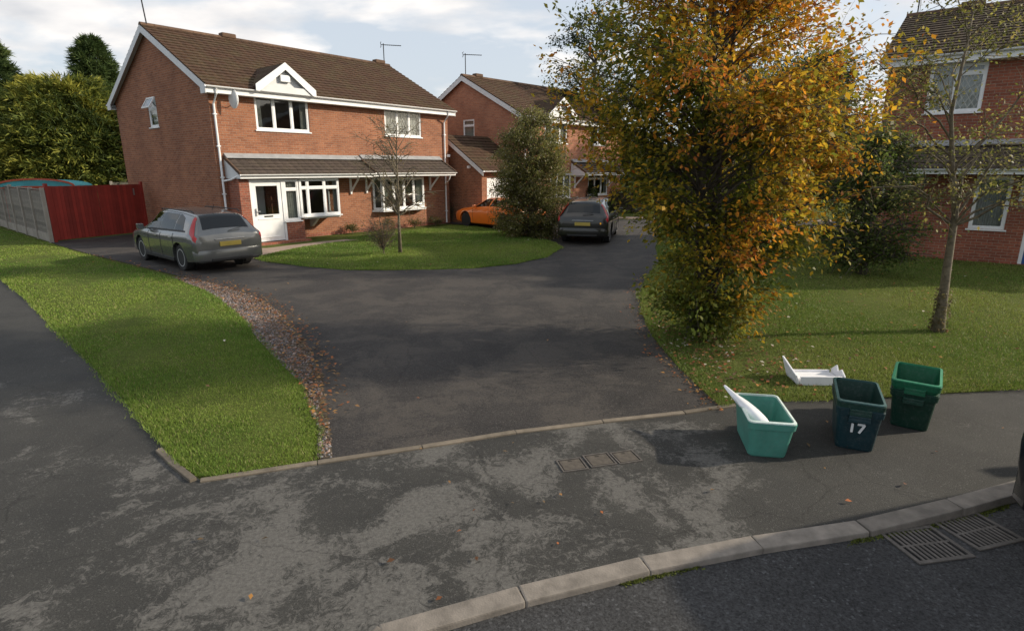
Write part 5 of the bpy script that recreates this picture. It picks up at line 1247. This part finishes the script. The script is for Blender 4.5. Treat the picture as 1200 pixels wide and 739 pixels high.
np_mesh('shoots', V, np.arange(4 * n).reshape(-1, 4), M['leaf'], bpy.data.objects['ornamental_tree'], CC)

# ---- dense egg-shaped small-leaved tree beside the orange coupe
rt = np.random.RandomState(5); tg = []
while len(tg) < 230:
    z = rt.uniform(.15, 4.55); rr = np.interp(z, [0, .5, 1.2, 2.2, 3.2, 4.0, 4.4, 4.75], [.95, 1.22, 1.4, 1.42, 1.32, 1.0, .65, .2])
    if rt.rand() > rr / 1.4: continue
    a = rt.uniform(0, 2 * pi); q = rr * (.5 + .5 * rt.rand() ** .5); tg.append((q * cos(a), q * sin(a), z))
def col_bi(P, r): return pick(r, [(.135, .14, .038), (.19, .19, .055), (.25, .23, .08), (.38, .35, .24), (.10, .105, .03), (.21, .14, .05)], [5, 5, 3, 1.2, 3, 1], len(P)) * r.uniform(.75, 1.25, (len(P), 1))
tree('egg_shaped_tree', (.68, 21.6, 0), [(0, 0, -.1), (.03, 0, 1.5), (0, .02, 3), (.02, 0, 4.6)], .09, tg, 6, None, start=(.03, .95), sub=10, sublen=.38, per=24, size=.072, asp=.62, colfn=col_bi, droop=.4, flat=.3, twig_droop=.15, clump=1.4,
     label='dense egg-shaped olive green tree standing between the orange coupe and the brown grey car')

# ---- bare young tree and twiggy shrub before the near house
rt = np.random.RandomState(15); tg = []
for i in range(54): a = rt.uniform(0, 2 * pi); z = rt.uniform(1.3, 3.9); q = rt.uniform(.3, 1.15) * (1.2 - .2 * abs(z - 2.5)); tg.append((q * cos(a), q * sin(a), z))
def col_y(P, r): return pick(r, [(.16, .16, .05), (.22, .17, .05), (.12, .11, .04)], [2, 1, 1], len(P))
tree('young_tree', (-3.35, 17.2, .03), [(0, 0, -.1), (.0, 0, .9), (.03, .02, 1.8), (.02, .0, 2.7), (.06, .05, 3.7)], .05, tg, 16, None, barkm='bark_lichen', start=(.3, .98), sub=9, sublen=.4, per=4, size=.05, asp=.6, colfn=col_y, wob=.16, rise=1.0, bare_frac=.55, minr=.007, branch_r=.45,
     label='slender nearly bare young tree on the lawn in front of the near house')
rt = np.random.RandomState(17); tg = []
for i in range(46): a = rt.uniform(0, 2 * pi); z = rt.uniform(.35, 1.15); q = rt.uniform(.1, .62) * (.5 + z * .6); tg.append((q * cos(a), q * sin(a), z))
def col_s(P, r): return pick(r, [(.13, .12, .04), (.20, .13, .06), (.10, .10, .03), (.26, .20, .12)], [3, 2, 2, 1], len(P))
tree('twiggy_shrub', (-3.78, 16.85, .02), [(0, 0, -.05), (.02, 0, .1), (.0, .0, .2)], .03, tg, 18, None, start=(.1, .9), sub=6, sublen=.25, per=5, size=.045, colfn=col_s, rise=1, bare_frac=.3, minr=.005, label='low twiggy shrub at the foot of the nearly bare young tree', cat='shrub')

# ---- low border plants along the near house wall
rt = np.random.RandomState(19)
def small_plant(x, y, h, w, seed, label, cols=((.06, .085, .02), (.12, .13, .03), (.18, .10, .04))):
    r = np.random.RandomState(seed); tg = [(w * r.uniform(.2, 1) * cos(a), w * r.uniform(.2, 1) * sin(a), h * r.uniform(.3, 1)) for a in r.uniform(0, 2 * pi, 22)]
    return tree('border_plant', (x, y, .02), [(0, 0, -.05), (.0, 0, .08), (.0, .0, h * .4)], .02, tg, seed, None, start=(.1, .9), sub=4, sublen=h * .4, per=8, size=.05, colfn=lambda P, r: pick(r, cols, [3, 2, 1], len(P)) * r.uniform(.7, 1.2, (len(P), 1)), rise=.8, minr=.004, label=label, cat='plant', group='plants along the house wall')
e1 = Vector((sin(HD1), cos(HD1), 0)); O1 = Vector(H1.location)
for i, (u, v, h, w, lb) in enumerate([(4.8, -.35, .35, .3, 'small dark leafy plant below the corner of the first bay window'), (6.4, -.6, .55, .4, 'bushy green plant below the left side of the second bay window'), (7.9, -.5, .4, .4, 'low green plant below the right side of the second bay window'), (9.2, -.45, .35, .35, 'low leafy plant beside the right-hand downpipe'), (10.9, .2, .9, .35, 'dark evergreen plant in the gap between the two houses')]):
    p = O1 + e1 * u + Vector((-e1.y, e1.x, 0)) * v; small_plant(p.x, p.y, h, w, 40 + i, lb)

# ---- conifers behind the fence
def conifer(loc, H_, R_, seed, label, cols, n, size=.42, asp=.3, name='conifer_tree', taper=1.0, z0=.0, grp='conifers behind the fence', blob=False, dark=1.0):
    r = np.random.RandomState(seed); root = empty(name, loc, 0, label=label, cat='tree', group=grp)
    MB().tube([(0, 0, -.1), (.05, 0, H_ * .5), (0, 0, H_ * .97)], [R_ * .09 + .05, R_ * .05 + .03, .02], 8).build('trunk', M['bark_dark'], root, smooth=True)
    nb = n // 38; P = []; D = []
    for b in range(nb):
        f = r.rand() ** .8; z = z0 + (H_ - z0) * f
        if blob: rr = R_ * (1 - abs(f * 1.0 - .35) ** 2.2 * 1.7) * r.uniform(.68, 1.2); z = z * r.uniform(.94, 1.09)
        else: rr = R_ * (1 - f) ** (.75 * taper) * r.uniform(.55, 1.3) + .15
        rr = max(rr, .15); a = r.uniform(0, 2 * pi); d = np.array([cos(a), sin(a), r.uniform(-.05, .35)]); k = 38
        q = (r.rand(k) ** .6)[:, None]; p = np.array([0, 0, z]) + d * rr * (.35 + .65 * q); p[:, 2] -= (q[:, 0] ** 2) * rr * .18; sp = (.05 + .085 * rr) * (1.15 - q); p += r.normal(0, 1, (k, 3)) * sp * [1, 1, .35]
        P.append(p); D.append(np.repeat((d + [0, 0, .1])[None], k, 0))
    P = np.concatenate(P); D = np.concatenate(D); P[:, 2] = np.maximum(P[:, 2], .05); C = np.array(cols); g = np.clip(.5 + .8 * fbm(P[:, 0] * 1.2 + P[:, 2], P[:, 1] * 1.2 + P[:, 2] * .6, seed, 4, 1.1) + r.normal(0, .25, len(P)), 0, .999) * (len(C) - 1)
    i = g.astype(int); f = (g - i)[:, None]; cc = (C[i] * (1 - f) + C[i + 1] * f) * r.uniform(.7, 1.25, (len(P), 1)) * dark
    V, CC = leafset(r, P, None, size, asp, cc, .15, .4, D); V[:, 2] = np.maximum(V[:, 2], .02)
    np_mesh('crown', V, np.arange(4 * len(P)).reshape(-1, 4), M['needle'], root, CC); return root
yg = [(.04, .062, .014), (.10, .13, .024), (.20, .215, .036), (.33, .31, .05)]; dg = [(.045, .075, .024), (.08, .12, .034), (.12, .17, .05), (.17, .20, .06)]
conifer((-24.0, 33.0, 0), 6.6, 4.0, 1, 'broad yellow green conifer behind the red gates, right of the pair', yg, 125000, size=.34, asp=.17, blob=True)
conifer((-29.5, 31.5, 0), 6.4, 4.2, 2, 'broad yellow green conifer behind the panel fence at the left edge', yg, 125000, size=.34, asp=.17, blob=True)
conifer((-19.8, 34.5, 0), 5.9, 3.2, 3, 'dark green broad conifer against the gable of the near house', [(.03, .042, .012), (.05, .065, .016), (.11, .11, .022)], 50000, size=.34, asp=.17, blob=True)
conifer((-30.0, 44.5, 0), 11.4, 3.0, 4, 'tall narrow conifer rising behind the others, beside the house roof', dg, 40000, size=.5, asp=.13, taper=.75)
conifer((-36.3, 42.5, 0), 11.9, 3.4, 5, 'tall dark conifer at the far left edge of the photo', dg, 44000, size=.5, asp=.13, taper=.75)
conifer((-35.5, 33, 0), 6.0, 3.6, 6, 'yellow conifer partly cut by the left edge', yg[1:], 20000, blob=True)

# ---- greenery behind the autumn tree and between the houses
rt = np.random.RandomState(51)
def round_tree(name, loc, H_, R_, seed, label, cols, nt_, per=16, size=.12, sub=8, zlow=.2, grp='background trees', **k):
    r = np.random.RandomState(seed); tg = []
    while len(tg) < nt_:
        f = r.rand(); z = H_ * (zlow + (1 - zlow) * f); rr = R_ * math.sin(pi * min(.97, .18 + .78 * f)) ** .7
        a = r.uniform(0, 2 * pi); q = rr * (.4 + .6 * r.rand() ** .5) * r.uniform(.85, 1.15); tg.append((q * cos(a), q * sin(a), z))
    return tree(name, loc, [(0, 0, -.1), (.1, 0, H_ * .3), (-.1, .1, H_ * .6), (0, 0, H_ * .93)], R_ * .06 + .03, tg, seed, None, barkm='bark_dark', start=(.12, .95), sub=sub, sublen=R_ * .3, per=per, size=size, asp=.6,
                colfn=lambda P, r: pick(r, cols, np.arange(len(cols), 0, -1), len(P)) * r.uniform(.7, 1.25, (len(P), 1)), clump=1.5, label=label, group=grp, minr=.012, **k)
round_tree('birch_tree', (5.6, 15.6, 0), 8.6, 1.9, 61, 'tall green birch rising above the autumn tree', [(.07, .10, .025), (.10, .13, .03), (.16, .15, .04)], 130, per=15, size=.075, zlow=.3, twig_droop=.5, droop=.7)
round_tree('cedar_tree', (4.9, 36.0, 0), 11.0, 3.4, 62, 'dark cedar-like tree behind the left side of the autumn tree', [(.022, .04, .014), (.035, .055, .018), (.06, .08, .025)], 40, per=30, size=.15, zlow=.45)
round_tree('evergreen_bush', (8.2, 13.4, 0), 3.3, 1.25, 63, 'dark green bush between the autumn tree and the right-hand house', [(.08, .12, .028), (.11, .15, .035), (.18, .18, .05)], 120, size=.075, zlow=.06)
round_tree('leafy_tree', (9.8, 20.5, 0), 6.3, 2.2, 64, 'green leafy tree behind the bush beside the right-hand house', [(.07, .105, .025), (.11, .14, .03), (.17, .16, .04)], 150, size=.09)
round_tree('leafy_tree', (12.5, 33, 0), 7.5, 3.4, 65, 'round green tree beyond the far end of the drive', [(.05, .07, .018), (.08, .09, .022), (.16, .12, .03)], 110, size=.16)
round_tree('leafy_tree', (19, 38, 0), 9, 4.4, 66, 'broad green tree farthest right beyond the drive', [(.05, .07, .018), (.08, .09, .022), (.12, .10, .03)], 110, size=.2)
# clipped hedge and round topiary past the second house
hd = empty('clipped_hedge', (9.2, 34.0, 0), radians(-12), label='clipped green hedge running right from the second house', cat='hedge')
r_ = np.random.RandomState(7); n = 26000; P = np.stack([r_.uniform(-4.6, 7, n), r_.uniform(-.5, .5, n), r_.uniform(0, 1.35, n)], 1)
shell = (np.abs(P[:, 1]) > .36) | (P[:, 2] > 1.15); P = P[shell]; P += r_.normal(0, .03, P.shape); n = len(P)
V, CC = leafset(r_, P, None, .12, .6, pick(r_, [(.06, .075, .015), (.11, .115, .02), (.17, .14, .03)], [3, 3, 1], n) * r_.uniform(.7, 1.2, (n, 1)), 0, .3)
np_mesh('foliage', V, np.arange(4 * n).reshape(-1, 4), M['leaf'], hd, CC)
m = MB(); m.box(-4.5, 6.9, -.34, .34, .05, 1.12); m.build('stems', M['bark_dark'], hd)
tp = empty('topiary_bush', (4.3, 33.0, 0), label='round clipped bush beside the second house doorway', cat='bush')
n = 3500; d = r_.normal(0, 1, (n, 3)); d /= np.linalg.norm(d, axis=1)[:, None]; P = d * [.5, .5, .62] * r_.uniform(.8, 1.03, (n, 1)) + [0, 0, 1.0]
V, CC = leafset(r_, P, None, .09, .6, pick(r_, [(.03, .05, .015), (.05, .07, .02)], [1, 1], n), 0, .2); np_mesh('foliage', V, np.arange(4 * n).reshape(-1, 4), M['leaf'], tp, CC)
MB().tube([(0, 0, 0), (0, 0, .9)], .05, 8).build('trunk', M['bark_dark'], tp)
# distant belt of trees that closes the view
r_ = np.random.RandomState(70)
V = []; CCs = []
for i in range(60):
    a = radians(-75 + 150 * i / 59 + r_.uniform(-1, 1)); R0 = r_.uniform(78, 100); H_ = r_.uniform(5, 8.5); w = r_.uniform(4, 7); n = 700
    d = r_.normal(0, 1, (n, 3)); d /= np.linalg.norm(d, axis=1)[:, None]; d[:, 2] = np.abs(d[:, 2]); P = d * [w, w, H_] * r_.uniform(.75, 1.05, (n, 1)) + [R0 * sin(a), R0 * cos(a), 0]
    v, c = leafset(r_, P, None, 1.3, .7, pick(r_, [(.04, .055, .018), (.06, .07, .02), (.10, .09, .03)], [3, 2, 1], n) * r_.uniform(.8, 1.2, (n, 1)), 0, .3); V.append(v); CCs.append(c)
V = np.concatenate(V); np_mesh('distant_woods', V, np.arange(len(V)).reshape(-1, 4), M['needle'], None, np.concatenate(CCs), kind='stuff', label='far off belt of mixed trees beyond the houses', cat='woods')
